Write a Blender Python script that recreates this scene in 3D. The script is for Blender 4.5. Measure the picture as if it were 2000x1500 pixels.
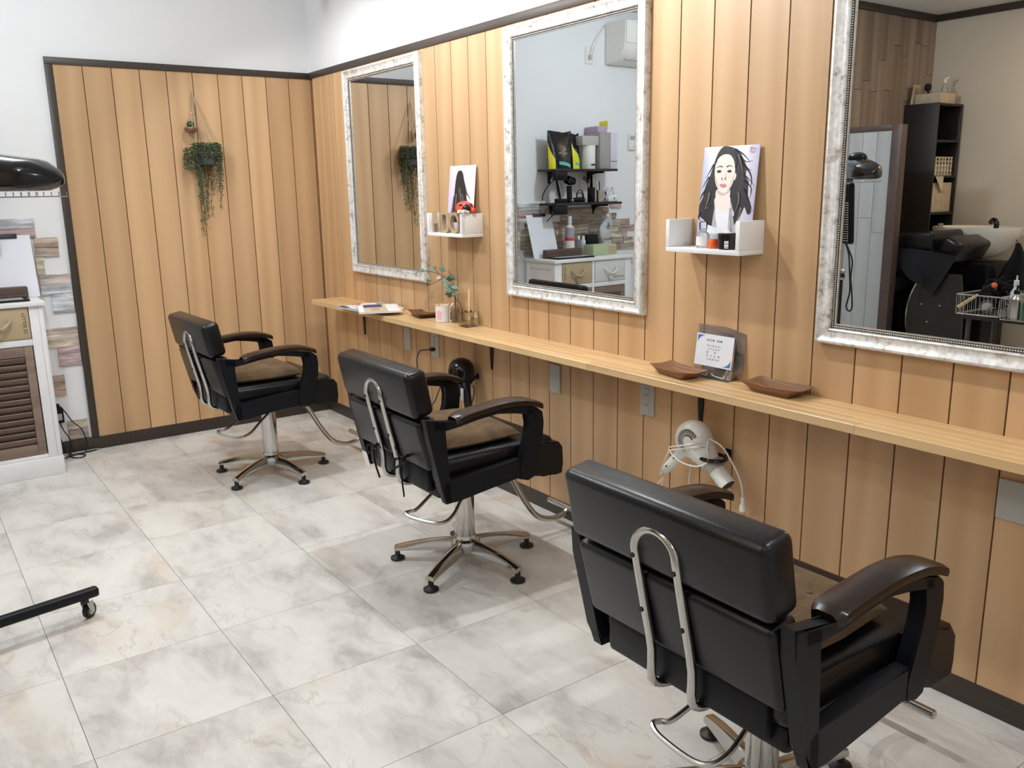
import bpy, bmesh, math, random
from mathutils import Vector, Matrix, noise
random.seed(7)
for o in list(bpy.data.objects): bpy.data.objects.remove(o)
SC = bpy.context.scene
COL = SC.collection
# ------------------------------------------------------------------ camera
cam_d = bpy.data.cameras.new('camera'); cam = bpy.data.objects.new('camera', cam_d); COL.objects.link(cam)
cam_d.sensor_width = 36.0; cam_d.lens = 30.361; cam_d.clip_start = 0.02
yaw, pitch, roll = 2.52095462, -0.223261521, -0.0170229894
fw = Vector((math.cos(yaw)*math.cos(pitch), math.sin(yaw)*math.cos(pitch), math.sin(pitch)))
rt = Vector((math.sin(yaw), -math.cos(yaw), 0)); up = rt.cross(fw)
r2 = rt*math.cos(roll) + up*math.sin(roll); u2 = -rt*math.sin(roll) + up*math.cos(roll)
M3 = Matrix((r2, u2, -fw)).transposed()
cam.matrix_world = Matrix.Translation((5.0501, -2.1784, 1.362)) @ M3.to_4x4()
SC.camera = cam
# ------------------------------------------------------------------ world, exposure
w = bpy.data.worlds.new('room_world'); SC.world = w; w.use_nodes = True
w.node_tree.nodes['Background'].inputs[0].default_value = (0.8, 0.86, 1.0, 1); w.node_tree.nodes['Background'].inputs[1].default_value = 0.3
SC.view_settings.view_transform = 'Standard'; SC.view_settings.look = 'None'
SC.view_settings.exposure = 0.14; SC.view_settings.gamma = 1.0; SC.view_settings.use_curve_mapping = False
CEIL = 2.62
RAIL = [(0.75, 14), (1.55, 30), (2.62, 42.0), (4.70, 26.0), (5.7, 8.0)]          # bulbs on the rail: x, power
RAIL_Y, RAIL_Z = -0.72, 2.47
FILL_GLOBES = [((1.55, -1.95), 46.0), ((3.7, -2.7), 16), ((5.6, -2.5), 10)]    # unseen ceiling globes added as fill light: xy, power
WARM = [((2.75, -4.40), 16.0)]                                                # warm downlight over the shampoo bowl
def area(name, loc, power, size, color, rot=(0,0,0), shape='DISK', spread=math.pi):
    l = bpy.data.lights.new(name, 'AREA'); l.energy = power; l.shape = shape; l.size = size; l.color = color
    l.spread = spread
    o = bpy.data.objects.new(name, l); COL.objects.link(o); o.location = loc; o.rotation_euler = rot
    return o
for i, (x, p) in enumerate(RAIL):
    l = bpy.data.lights.new('bulb_light', 'SPOT'); l.energy = p; l.shadow_soft_size = 0.03; l.color = (0.98, 0.985, 0.96); l.spot_size = math.radians(146); l.spot_blend = 0.45
    o = bpy.data.objects.new('bulb_light', l); COL.objects.link(o); o.location = (x, RAIL_Y, RAIL_Z - 0.155); o.rotation_euler = (math.radians(26), 0, 0)
for (xy, p) in FILL_GLOBES:
    l = bpy.data.lights.new('fill_light', 'POINT'); l.energy = p; l.shadow_soft_size = 0.07; l.color = (0.90, 0.965, 1.0)
    o = bpy.data.objects.new('fill_light', l); COL.objects.link(o); o.location = (xy[0], xy[1], CEIL - 0.20)
for (xy, p) in WARM:
    area('downlight_light', (xy[0], xy[1], CEIL - 0.03), p, 0.09, (1.0, 0.72, 0.42))
# ------------------------------------------------------------------ tagging helpers
def tag(o, label, cat, group=None):
    o['label'] = label; o['category'] = cat
    if group: o['group'] = group
    return o
def thing(name, label, cat, loc=(0,0,0), rz=0.0, group=None):
    o = bpy.data.objects.new(name, None); COL.objects.link(o)
    o.empty_display_size = 0.05; o.location = loc; o.rotation_euler = (0,0,rz)
    return tag(o, label, cat, group)
def link(name, me, parent=None, loc=(0,0,0), rot=(0,0,0), sc=(1,1,1)):
    o = bpy.data.objects.new(name, me); COL.objects.link(o)
    o.location = loc; o.rotation_euler = rot; o.scale = sc
    if parent: o.parent = parent
    return o
def struct(o): o['kind'] = 'structure'; return o
def copy_tree(o, parent=None):
    c = o.copy(); COL.objects.link(c); c.parent = parent
    for ch in [k for k in bpy.data.objects if k.parent == o]: copy_tree(ch, c)
    return c
# ------------------------------------------------------------------ mesh builder
def smooth_path(pts, n=6, closed=False):
    P = [Vector(p) for p in pts]; out = []
    m = len(P)
    rng = range(m) if closed else range(m-1)
    for i in rng:
        p0 = P[(i-1) % m] if (closed or i > 0) else P[0]*2 - P[1]
        p1 = P[i]; p2 = P[(i+1) % m]
        p3 = P[(i+2) % m] if (closed or i+2 < m) else P[-1]*2 - P[-2]
        for k in range(n):
            t = k/n; t2 = t*t; t3 = t2*t
            out.append(0.5*((2*p1) + (p2-p0)*t + (2*p0-5*p1+4*p2-p3)*t2 + (3*p1-p0-3*p2+p3)*t3))
    if not closed: out.append(P[-1])
    return out
class MB:
    def __init__(s): s.bm = bmesh.new()
    def _bevel(s, verts, bev, seg=2):
        if bev > 0:
            es = list({e for v in verts for e in v.link_edges})
            bmesh.ops.bevel(s.bm, geom=es, offset=bev, segments=seg, affect='EDGES', profile=0.5, clamp_overlap=True)
    def box(s, a, b, bev=0.0, m=None, seg=2):
        x0,y0,z0 = a; x1,y1,z1 = b
        mt = Matrix.Translation(((x0+x1)/2,(y0+y1)/2,(z0+z1)/2)) @ Matrix.Diagonal((abs(x1-x0),abs(y1-y0),abs(z1-z0),1))
        if m is not None: mt = m @ mt
        g = bmesh.ops.create_cube(s.bm, size=1.0, matrix=mt); s._bevel(g['verts'], bev, seg); return s
    def cyl(s, p0, p1, r0, r1=None, seg=20, caps=True, bev=0.0):
        p0, p1 = Vector(p0), Vector(p1); r1 = r0 if r1 is None else r1
        d = p1-p0; q = Vector((0,0,1)).rotation_difference(d.normalized()) if d.length > 1e-9 else None
        mt = Matrix.Translation((p0+p1)/2) @ q.to_matrix().to_4x4()
        g = bmesh.ops.create_cone(s.bm, cap_ends=caps, segments=seg, radius1=max(r0,1e-5), radius2=max(r1,1e-5), depth=d.length, matrix=mt)
        if bev > 0:
            es = [e for e in {e for v in g['verts'] for e in v.link_edges} if len(e.link_faces)==2 and any(len(f.verts)>4 for f in e.link_faces)]
            bmesh.ops.bevel(s.bm, geom=es, offset=bev, segments=2, affect='EDGES', clamp_overlap=True)
        return s
    def tube(s, pts, r, seg=8, closed=False, caps=True, flat=1.0):
        P = [Vector(p) for p in pts]; n = len(P); rr = r if isinstance(r,(list,tuple)) else [r]*n
        T = []
        for i in range(n):
            a = P[(i-1)%n] if (closed or i>0) else P[i]; b = P[(i+1)%n] if (closed or i<n-1) else P[i]
            t = (b-a); T.append(t.normalized() if t.length>1e-9 else Vector((0,0,1)))
        ref = Vector((0,0,1)) if abs(T[0].z) < 0.9 else Vector((1,0,0))
        N = (ref - T[0]*ref.dot(T[0])).normalized(); rings = []
        for i in range(n):
            if i > 0:
                q = T[i-1].rotation_difference(T[i]); N = q @ N; N = (N - T[i]*N.dot(T[i])).normalized()
            Bn = T[i].cross(N)
            rings.append([s.bm.verts.new(P[i] + N*(rr[i]*math.cos(2*math.pi*k/seg)) + Bn*(rr[i]*flat*math.sin(2*math.pi*k/seg))) for k in range(seg)])
        for i in range(n if closed else n-1):
            A, Bq = rings[i], rings[(i+1)%n]
            for k in range(seg): s.bm.faces.new((A[k],A[(k+1)%seg],Bq[(k+1)%seg],Bq[k]))
        if caps and not closed:
            s.bm.faces.new(rings[0][::-1]); s.bm.faces.new(rings[-1])
        return s
    def lathe(s, prof, c=(0,0,0), seg=24, m=None, caps=True):
        rings = []; c = Vector(c)
        for r, z in prof:
            ring = []
            for k in range(seg):
                a = 2*math.pi*k/seg; v = Vector((max(r,1e-5)*math.cos(a), max(r,1e-5)*math.sin(a), z))
                if m is not None: v = m @ v
                ring.append(s.bm.verts.new(v + c))
            rings.append(ring)
        for i in range(len(rings)-1):
            for k in range(seg): s.bm.faces.new((rings[i][k],rings[i][(k+1)%seg],rings[i+1][(k+1)%seg],rings[i+1][k]))
        if caps:
            s.bm.faces.new(rings[0][::-1]); s.bm.faces.new(rings[-1])
        return s
    def prism(s, poly, f0, f1, bev=0.0, seg=2):
        """poly: 2-d points; f0/f1 map a 2-d point to 3-d for the two caps"""
        A = [s.bm.verts.new(f0(*p)) for p in poly]; Bq = [s.bm.verts.new(f1(*p)) for p in poly]; n = len(poly)
        fs = [s.bm.faces.new(A), s.bm.faces.new(Bq[::-1])]
        for k in range(n): s.bm.faces.new((A[k],Bq[k],Bq[(k+1)%n],A[(k+1)%n]))
        if bev > 0:
            es = [e for f in fs for e in f.edges]
            bmesh.ops.bevel(s.bm, geom=es, offset=bev, segments=seg, affect='EDGES', clamp_overlap=True)
        return s
    def poly(s, pts): s.bm.faces.new([s.bm.verts.new(p) for p in pts]); return s
    def grid(s, f, nu, nv, closed_u=False):
        V = [[s.bm.verts.new(f(i/(nu if closed_u else nu-1), j/(nv-1))) for j in range(nv)] for i in range(nu)]
        for i in range(nu if closed_u else nu-1):
            for j in range(nv-1): s.bm.faces.new((V[i][j],V[(i+1)%nu][j],V[(i+1)%nu][j+1],V[i][j+1]))
        return s
    def ball(s, c, r, m=None, u=16, v=10):
        r = r if isinstance(r,(tuple,list)) else (r,r,r)
        mt = Matrix.Translation(c) @ (m.to_4x4() if m is not None else Matrix.Identity(4)) @ Matrix.Diagonal((*r,1))
        bmesh.ops.create_uvsphere(s.bm, u_segments=u, v_segments=v, radius=1.0, matrix=mt); return s
    def ico(s, c, r, sub=1):
        bmesh.ops.create_icosphere(s.bm, subdivisions=sub, radius=r, matrix=Matrix.Translation(c)); return s
    def mesh(s, name, mat=None, ang=35):
        bmesh.ops.recalc_face_normals(s.bm, faces=s.bm.faces[:])
        me = bpy.data.meshes.new(name); s.bm.to_mesh(me); s.bm.free()
        for p in me.polygons: p.use_smooth = True
        if ang is not None: me.set_sharp_from_angle(angle=math.radians(ang))
        if mat: me.materials.append(mat)
        return me
    def build(s, name, mat, parent=None, ang=35, loc=(0,0,0), rot=(0,0,0)):
        return link(name, s.mesh(name, mat, ang), parent, loc, rot)
def text_mesh(txt, size, mat, extrude=0.0002, align='CENTER', bold=0.0):
    cu = bpy.data.curves.new('lettering', 'FONT'); cu.body = txt; cu.size = size; cu.extrude = extrude
    cu.align_x = align; cu.align_y = 'CENTER'; cu.offset = bold
    o = bpy.data.objects.new('lettering', cu); COL.objects.link(o)
    dg = bpy.context.evaluated_depsgraph_get(); dg.update()
    me = bpy.data.meshes.new_from_object(o.evaluated_get(dg))
    bpy.data.objects.remove(o); bpy.data.curves.remove(cu)
    me.materials.clear(); me.materials.append(mat)
    return me
# ------------------------------------------------------------------ materials
def nt(name):
    m = bpy.data.materials.new(name); m.use_nodes = True
    n = m.node_tree.nodes; l = m.node_tree.links
    return m, n, l, n['Principled BSDF']
def setp(b, **k):
    for a, v in k.items():
        key = {'color':'Base Color','rough':'Roughness','metal':'Metallic','spec':'Specular IOR Level','coat':'Coat Weight','coat_rough':'Coat Roughness','trans':'Transmission Weight','ior':'IOR','sheen':'Sheen Weight','alpha':'Alpha','emis':'Emission Strength','sub':'Subsurface Weight'}[a]
        b.inputs[key].default_value = (*v,1) if a=='color' else v
def mat(name, color, rough=0.5, var=0.06, vscale=8.0, bump=0.0, bscale=120.0, stretch=(1,1,1), **k):
    m, n, l, b = nt(name); setp(b, rough=rough, **k)
    tc = n.new('ShaderNodeTexCoord'); mp = n.new('ShaderNodeMapping'); mp.inputs['Scale'].default_value = stretch
    l.new(tc.outputs['Object'], mp.inputs[0])
    no = n.new('ShaderNodeTexNoise'); no.inputs['Scale'].default_value = vscale; no.inputs['Detail'].default_value = 4
    l.new(mp.outputs[0], no.inputs['Vector'])
    rp = n.new('ShaderNodeValToRGB'); c = Vector(color)
    rp.color_ramp.elements[0].position = 0.3; rp.color_ramp.elements[1].position = 0.7
    rp.color_ramp.elements[0].color = (*(c*(1-var)),1); rp.color_ramp.elements[1].color = (*[min(1,x) for x in c*(1+var)],1)
    l.new(no.outputs['Fac'], rp.inputs[0]); l.new(rp.outputs[0], b.inputs['Base Color'])
    if bump > 0:
        n2 = n.new('ShaderNodeTexNoise'); n2.inputs['Scale'].default_value = bscale; n2.inputs['Detail'].default_value = 3
        l.new(mp.outputs[0], n2.inputs['Vector'])
        bp = n.new('ShaderNodeBump'); bp.inputs['Strength'].default_value = bump; bp.inputs['Distance'].default_value = 0.002
        l.new(n2.outputs['Fac'], bp.inputs['Height']); l.new(bp.outputs[0], b.inputs['Normal'])
    return m
def wood(name, light, dark, axis='Z', scale=1.0, rough=0.45, contrast=1.0, ring=9.0, rand=True, fibre=0.35, bump=0.04, tint=0.12):
    m, n, l, b = nt(name); setp(b, rough=rough)
    tc = n.new('ShaderNodeTexCoord'); oi = n.new('ShaderNodeObjectInfo')
    add = n.new('ShaderNodeVectorMath'); add.operation = 'MULTIPLY_ADD'
    cmb = n.new('ShaderNodeCombineXYZ')
    for i, k in enumerate((7.3, 3.1, 11.7)):
        mu = n.new('ShaderNodeMath'); mu.operation = 'MULTIPLY'; mu.inputs[1].default_value = k if rand else 0.0
        l.new(oi.outputs['Random'], mu.inputs[0]); l.new(mu.outputs[0], cmb.inputs[i])
    add.inputs[1].default_value = (1,1,1)
    l.new(tc.outputs['Object'], add.inputs[0]); l.new(cmb.outputs[0], add.inputs[2])
    mp = n.new('ShaderNodeMapping'); st = [1.0,1.0,1.0]; st['XYZ'.index(axis)] = 0.09
    mp.inputs['Scale'].default_value = [s*scale for s in st]
    l.new(add.outputs[0], mp.inputs[0])
    wv = n.new('ShaderNodeTexWave'); wv.wave_type = 'BANDS'; wv.bands_direction = {'Z':'X','X':'Y','Y':'X'}[axis]
    wv.inputs['Scale'].default_value = ring; wv.inputs['Distortion'].default_value = 11.0; wv.inputs['Detail'].default_value = 2.0
    wv.inputs['Detail Scale'].default_value = 0.9; wv.inputs['Detail Roughness'].default_value = 0.45
    l.new(mp.outputs[0], wv.inputs['Vector'])
    mp2 = n.new('ShaderNodeMapping'); st = [1.0,1.0,1.0]; st['XYZ'.index(axis)] = 0.015
    mp2.inputs['Scale'].default_value = st; l.new(add.outputs[0], mp2.inputs[0])
    fb = n.new('ShaderNodeTexNoise'); fb.inputs['Scale'].default_value = 160*scale; fb.inputs['Detail'].default_value = 3
    l.new(mp2.outputs[0], fb.inputs['Vector'])
    lo = n.new('ShaderNodeTexNoise'); lo.inputs['Scale'].default_value = 4*scale; l.new(mp.outputs[0], lo.inputs['Vector'])
    a1 = n.new('ShaderNodeMix'); a1.data_type = 'FLOAT'; a1.inputs[0].default_value = fibre
    l.new(wv.outputs['Fac'], a1.inputs[2]); l.new(fb.outputs['Fac'], a1.inputs[3])
    a2 = n.new('ShaderNodeMix'); a2.data_type = 'FLOAT'; a2.inputs[0].default_value = 0.4
    l.new(a1.outputs[0], a2.inputs[2]); l.new(lo.outputs['Fac'], a2.inputs[3])
    rp = n.new('ShaderNodeValToRGB'); e = rp.color_ramp.elements
    e[0].position = 0.5-0.32/contrast; e[1].position = 0.5+0.30/contrast; e[0].color = (*dark,1); e[1].color = (*light,1)
    l.new(a2.outputs[0], rp.inputs[0])
    hs = n.new('ShaderNodeHueSaturation')
    mr = n.new('ShaderNodeMapRange'); mr.inputs['To Min'].default_value = 1-tint; mr.inputs['To Max'].default_value = 1+tint*0.5
    l.new(oi.outputs['Random'], mr.inputs[0]); l.new(mr.outputs[0], hs.inputs['Value']); l.new(rp.outputs[0], hs.inputs['Color'])
    l.new(hs.outputs[0], b.inputs['Base Color'])
    bp = n.new('ShaderNodeBump'); bp.inputs['Strength'].default_value = bump; bp.inputs['Distance'].default_value = 0.002
    l.new(a1.outputs[0], bp.inputs['Height']); l.new(bp.outputs[0], b.inputs['Normal'])
    return m
def glass(name, color=(1,1,1), rough=0.0, ior=1.45, alpha=0.0):
    """clear thin glass or acrylic: glossy reflection over a tinted see-through body"""
    m, n, l, b = nt(name); n.remove(b); out = n['Material Output']
    tr = n.new('ShaderNodeBsdfTransparent'); tr.inputs[0].default_value = (*color,1)
    gl = n.new('ShaderNodeBsdfGlossy'); gl.inputs['Roughness'].default_value = rough+0.02
    fr = n.new('ShaderNodeFresnel'); fr.inputs[0].default_value = ior
    mx = n.new('ShaderNodeMixShader'); l.new(fr.outputs[0], mx.inputs[0]); l.new(tr.outputs[0], mx.inputs[1]); l.new(gl.outputs[0], mx.inputs[2])
    if alpha > 0:
        df = n.new('ShaderNodeBsdfDiffuse'); df.inputs[0].default_value = (*color,1)
        m2 = n.new('ShaderNodeMixShader'); m2.inputs[0].default_value = alpha
        l.new(mx.outputs[0], m2.inputs[1]); l.new(df.outputs[0], m2.inputs[2]); l.new(m2.outputs[0], out.inputs[0])
    else: l.new(mx.outputs[0], out.inputs[0])
    return m
def emit(name, color, s):
    m, n, l, b = nt(name); setp(b, color=color, rough=0.4); b.inputs['Emission Color'].default_value = (*color,1); b.inputs['Emission Strength'].default_value = s
    return m
MT = {}
MT['white_wall'] = mat('white_wallpaper', (0.80,0.81,0.83), 0.75, 0.015, 3, bump=0.12, bscale=260)
MT['ceiling'] = mat('ceiling_paper', (0.82,0.82,0.82), 0.8, 0.01, 3, bump=0.1, bscale=200)
MT['beige_wall'] = mat('beige_wallpaper', (0.62,0.54,0.44), 0.8, 0.02, 3, bump=0.1, bscale=220)
MT['plank'] = wood('cypress_plank', (0.63,0.41,0.225), (0.50,0.30,0.15), 'Z', 1.0, 0.42, 0.72, 2.6, tint=0.13, bump=0.02, fibre=0.30)
MT['counter'] = wood('counter_pine', (0.78,0.54,0.29), (0.66,0.42,0.20), 'X', 1.0, 0.28, 1.0, 14.0, rand=False, bump=0.02)
MT['trim'] = wood('dark_trim', (0.050,0.036,0.028), (0.034,0.024,0.018), 'X', 1.0, 0.45, 1.0, 12, tint=0.03)
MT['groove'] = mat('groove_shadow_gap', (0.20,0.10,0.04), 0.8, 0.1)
MT['chrome'] = mat('chrome', (0.54,0.53,0.515), 0.10, 0.02, metal=1.0)
MT['steel'] = mat('brushed_steel', (0.62,0.61,0.59), 0.26, 0.05, 30, metal=1.0)
MT['leather'] = mat('black_vinyl', (0.0055,0.006,0.008), 0.27, 0.25, 30, bump=0.16, bscale=420, spec=0.36)
MT['black_plastic'] = mat('black_satin_plastic', (0.0065,0.0075,0.011), 0.40, 0.1, 20, spec=0.22)
MT['black_gloss'] = mat('black_gloss_plastic', (0.006,0.006,0.007), 0.10, 0.1, 10)
MT['black_iron'] = mat('black_iron', (0.010,0.009,0.009), 0.5, 0.1, 20)
MT['arm_wood'] = wood('dark_arm_wood', (0.022,0.009,0.006), (0.013,0.006,0.004), 'Y', 1.0, 0.26, 1.0, 8, tint=0.04, bump=0.01)
MT['white_board'] = mat('white_laminate', (0.84,0.84,0.85), 0.35, 0.01)
MT['white_paint'] = mat('white_paint', (0.80,0.81,0.83), 0.5, 0.03, 12)
MT['white_plastic'] = mat('white_plastic', (0.78,0.77,0.73), 0.35, 0.02)
MT['plate'] = mat('grey_switch_plate', (0.47,0.47,0.45), 0.4, 0.02)
MT['dark_slot'] = mat('dark_slot', (0.01,0.01,0.01), 0.6, 0.0)
MT['tray'] = wood('acacia_tray', (0.30,0.145,0.070), (0.13,0.058,0.028), 'X', 2.0, 0.35, 1.2, 16, tint=0.05)
MT['tray_dark'] = wood('walnut_tray', (0.17,0.075,0.042), (0.075,0.032,0.02), 'X', 2.0, 0.35, 1.2, 16, tint=0.05)
MT['glass'] = glass('clear_glass', (0.975,0.98,0.975))
MT['glass_thick'] = glass('thick_glass', (0.95,0.945,0.92), 0.0, 1.5)
MT['acrylic'] = glass('acrylic_sheet', (0.96,0.96,0.965), 0.0, 1.5, 0.06)
MT['poly'] = glass('clear_polybag', (0.93,0.95,0.97), 0.1, 1.5, 0.35)
MT['frost'] = mat('frosted_candle_glass', (0.80,0.78,0.79), 0.4, 0.02)
MT['pink'] = mat('pink_label', (0.82,0.45,0.55), 0.6, 0.03)
MT['gold'] = mat('gold_dots', (0.85,0.62,0.25), 0.18, 0.02, metal=1.0)
MT['stick'] = mat('reed_stick', (0.78,0.56,0.34), 0.6, 0.08, 60)
MT['mdf'] = mat('mdf_letter', (0.40,0.285,0.165), 0.7, 0.05, 40)
MT['red'] = mat('red_lacquer', (0.62,0.07,0.035), 0.22, 0.1, 20)
MT['orange'] = mat('orange_jar', (0.80,0.13,0.03), 0.3, 0.04)
MT['white_print'] = mat('white_print', (0.85,0.85,0.86), 0.5, 0.01)
MT['grey_print'] = mat('grey_print', (0.40,0.40,0.42), 0.5, 0.03)
MT['dark_print'] = mat('dark_print', (0.035,0.033,0.038), 0.5, 0.1)
MT['blue_print'] = mat('blue_print', (0.06,0.16,0.50), 0.5, 0.05)
MT['paper'] = mat('paper', (0.74,0.76,0.84), 0.6, 0.015)
MT['rope'] = mat('jute_rope', (0.42,0.33,0.23), 0.9, 0.2, 90, bump=0.3, bscale=300)
MT['rope_white'] = mat('white_rope', (0.72,0.71,0.70), 0.9, 0.1, 90)
MT['leaf'] = mat('small_leaf', (0.088,0.112,0.055), 0.55, 0.35, 60)
MT['ivy'] = mat('ivy_leaf', (0.12,0.20,0.16), 0.5, 0.4, 70)
MT['ivy_dark'] = mat('ivy_leaf_dark', (0.030,0.065,0.035), 0.5, 0.35, 70)
MT['stem'] = mat('brown_stem', (0.07,0.035,0.02), 0.7, 0.2, 50)
MT['tin'] = mat('galvanised_tin', (0.12,0.15,0.165), 0.35, 0.25, 25, metal=0.6)
MT['water'] = glass('vase_water', (0.82,0.77,0.64), 0.0, 1.33, 0.06)
MT['cord_white'] = mat('white_cord', (0.72,0.69,0.63), 0.5, 0.03)
MT['cord_black'] = mat('black_cord', (0.012,0.012,0.012), 0.5, 0.05)
MT['kraft'] = mat('linen_drawer', (0.46,0.36,0.22), 0.8, 0.06, 200)
MT['drawer_white'] = mat('white_drawer', (0.66,0.66,0.65), 0.7, 0.04, 60)
MT['louvre'] = wood('louvre_wood', (0.26,0.185,0.145), (0.17,0.118,0.092), 'Y', 1.0, 0.6, 1.0, 18, tint=0.1)
MT['yellow'] = mat('yellow_pouch', (0.72,0.66,0.02), 0.35, 0.1, 20)
MT['teal'] = mat('teal_print', (0.10,0.47,0.48), 0.4, 0.1)
MT['foil'] = mat('black_foil', (0.008,0.010,0.013), 0.16, 0.2, 20, bump=0.6, bscale=45)
MT['grey_box'] = mat('grey_card', (0.42,0.40,0.37), 0.6, 0.05)
MT['file'] = mat('grey_file', (0.30,0.285,0.275), 0.6, 0.08, 30, stretch=(1,1,0.1))
MT['lilac'] = mat('lilac_card', (0.62,0.58,0.66), 0.6, 0.03)
MT['green_box'] = mat('pale_green_box', (0.42,0.50,0.30), 0.6, 0.04)
MT['brown_case'] = mat('brown_case', (0.085,0.055,0.045), 0.4, 0.1)
MT['slate'] = mat('violet_label', (0.40,0.33,0.46), 0.5, 0.04)
MT['pale'] = mat('pale_bottle', (0.70,0.74,0.78), 0.35, 0.02)
MT['clear_bottle'] = glass('clear_bottle', (0.88,0.90,0.92), 0.05, 1.45, 0.2)
MT['bottle_green'] = mat('green_bottle', (0.035,0.16,0.07), 0.3, 0.05)
MT['porcelain'] = mat('porcelain', (0.80,0.74,0.64), 0.08, 0.01)
MT['espresso'] = mat('espresso_board', (0.016,0.012,0.010), 0.45, 0.12, 20)
MT['towel'] = mat('black_towel', (0.008,0.008,0.010), 0.95, 0.2, 90, bump=0.5, bscale=300)
MT['basket'] = mat('cream_basket', (0.58,0.50,0.38), 0.6, 0.04)
MT['bin'] = mat('woven_bin', (0.52,0.43,0.31), 0.8, 0.14, 18)
MT['lamp'] = emit('lamp_glow', (1.0,0.95,0.88), 9.0)
MT['panel'] = emit('fill_glow', (0.94,0.97,1.0), 2.0)
MT['warm_lamp'] = emit('warm_glow', (1.0,0.72,0.42), 9.0)
# ------------------------------------------------------------------ richer materials
def ramp(n, stops):
    r = n.new('ShaderNodeValToRGB'); e = r.color_ramp.elements
    while len(e) < len(stops): e.new(0.5)
    for i, (p, c) in enumerate(stops): e[i].position = p; e[i].color = (*c, 1)
    return r
def rnd_coord(n, l, k=(13.0, 29.0, 7.0)):
    tc = n.new('ShaderNodeTexCoord'); oi = n.new('ShaderNodeObjectInfo'); sc = n.new('ShaderNodeVectorMath'); sc.operation = 'SCALE'
    sc.inputs[0].default_value = k; l.new(oi.outputs['Random'], sc.inputs['Scale'])
    ad = n.new('ShaderNodeVectorMath'); ad.operation = 'ADD'; l.new(tc.outputs['Object'], ad.inputs[0]); l.new(sc.outputs[0], ad.inputs[1])
    return ad, oi
def make_tile_mat():
    m, n, l, b = nt('marble_vinyl_tile'); setp(b, rough=0.33, spec=0.4)
    ad, oi = rnd_coord(n, l)
    mp = n.new('ShaderNodeMapping'); mp.inputs['Rotation'].default_value = (0,0,0.5); mp.inputs['Scale'].default_value = (1.0, 1.9, 1); l.new(ad.outputs[0], mp.inputs[0])
    wn = n.new('ShaderNodeTexNoise'); wn.inputs['Scale'].default_value = 4; wn.inputs['Detail'].default_value = 5; l.new(mp.outputs[0], wn.inputs['Vector'])
    wa = n.new('ShaderNodeVectorMath'); wa.operation = 'MULTIPLY_ADD'; wa.inputs[1].default_value = (0.28,0.28,0.28)
    l.new(wn.outputs['Color'], wa.inputs[0]); l.new(mp.outputs[0], wa.inputs[2])
    c1 = n.new('ShaderNodeTexNoise'); c1.inputs['Scale'].default_value = 3.2; c1.inputs['Detail'].default_value = 9; c1.inputs['Roughness'].default_value = 0.62
    l.new(wa.outputs[0], c1.inputs['Vector'])
    r1 = ramp(n, [(0.30,(0.43,0.41,0.395)),(0.43,(0.60,0.585,0.565)),(0.53,(0.70,0.69,0.665)),(0.72,(0.765,0.76,0.735))]); l.new(c1.outputs['Fac'], r1.inputs[0])
    c2 = n.new('ShaderNodeTexNoise'); c2.inputs['Scale'].default_value = 2.1; c2.inputs['Detail'].default_value = 6
    of = n.new('ShaderNodeVectorMath'); of.inputs[1].default_value = (5.2,1.7,0.4); l.new(wa.outputs[0], of.inputs[0]); l.new(of.outputs[0], c2.inputs['Vector'])
    r2 = ramp(n, [(0.60,(0,0,0)),(0.82,(1,1,1))]); l.new(c2.outputs['Fac'], r2.inputs[0])
    mx = n.new('ShaderNodeMix'); mx.data_type = 'RGBA'; mx.inputs[7].default_value = (0.62,0.48,0.35,1)
    l.new(r2.outputs[0], mx.inputs[0]); l.new(r1.outputs[0], mx.inputs[6])
    vo = n.new('ShaderNodeTexNoise'); vo.inputs['Scale'].default_value = 2.4; vo.inputs['Detail'].default_value = 7; vo.inputs['Roughness'].default_value = 0.55
    of2 = n.new('ShaderNodeVectorMath'); of2.inputs[1].default_value = (1.3,8.8,3.1); l.new(wa.outputs[0], of2.inputs[0]); l.new(of2.outputs[0], vo.inputs['Vector'])
    sb = n.new('ShaderNodeMath'); sb.operation = 'SUBTRACT'; sb.inputs[1].default_value = 0.5; l.new(vo.outputs['Fac'], sb.inputs[0])
    ab = n.new('ShaderNodeMath'); ab.operation = 'ABSOLUTE'; l.new(sb.outputs[0], ab.inputs[0])
    r3 = ramp(n, [(0.0,(1,1,1)),(0.012,(0,0,0))]); l.new(ab.outputs[0], r3.inputs[0])
    mk = n.new('ShaderNodeMath'); mk.operation = 'MULTIPLY'; l.new(r3.outputs[0], mk.inputs[0])
    r4 = ramp(n, [(0.42,(0,0,0)),(0.60,(0.45,0.45,0.45))]); l.new(c2.outputs['Fac'], r4.inputs[0]); l.new(r4.outputs[0], mk.inputs[1])
    m2 = n.new('ShaderNodeMix'); m2.data_type = 'RGBA'; m2.inputs[7].default_value = (0.40,0.37,0.34,1)
    l.new(mk.outputs[0], m2.inputs[0]); l.new(mx.outputs[2], m2.inputs[6]); l.new(m2.outputs[2], b.inputs['Base Color'])
    rr = n.new('ShaderNodeMapRange'); rr.inputs['To Min'].default_value = 0.28; rr.inputs['To Max'].default_value = 0.45; l.new(c1.outputs['Fac'], rr.inputs[0]); l.new(rr.outputs[0], b.inputs['Roughness'])
    return m
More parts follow.
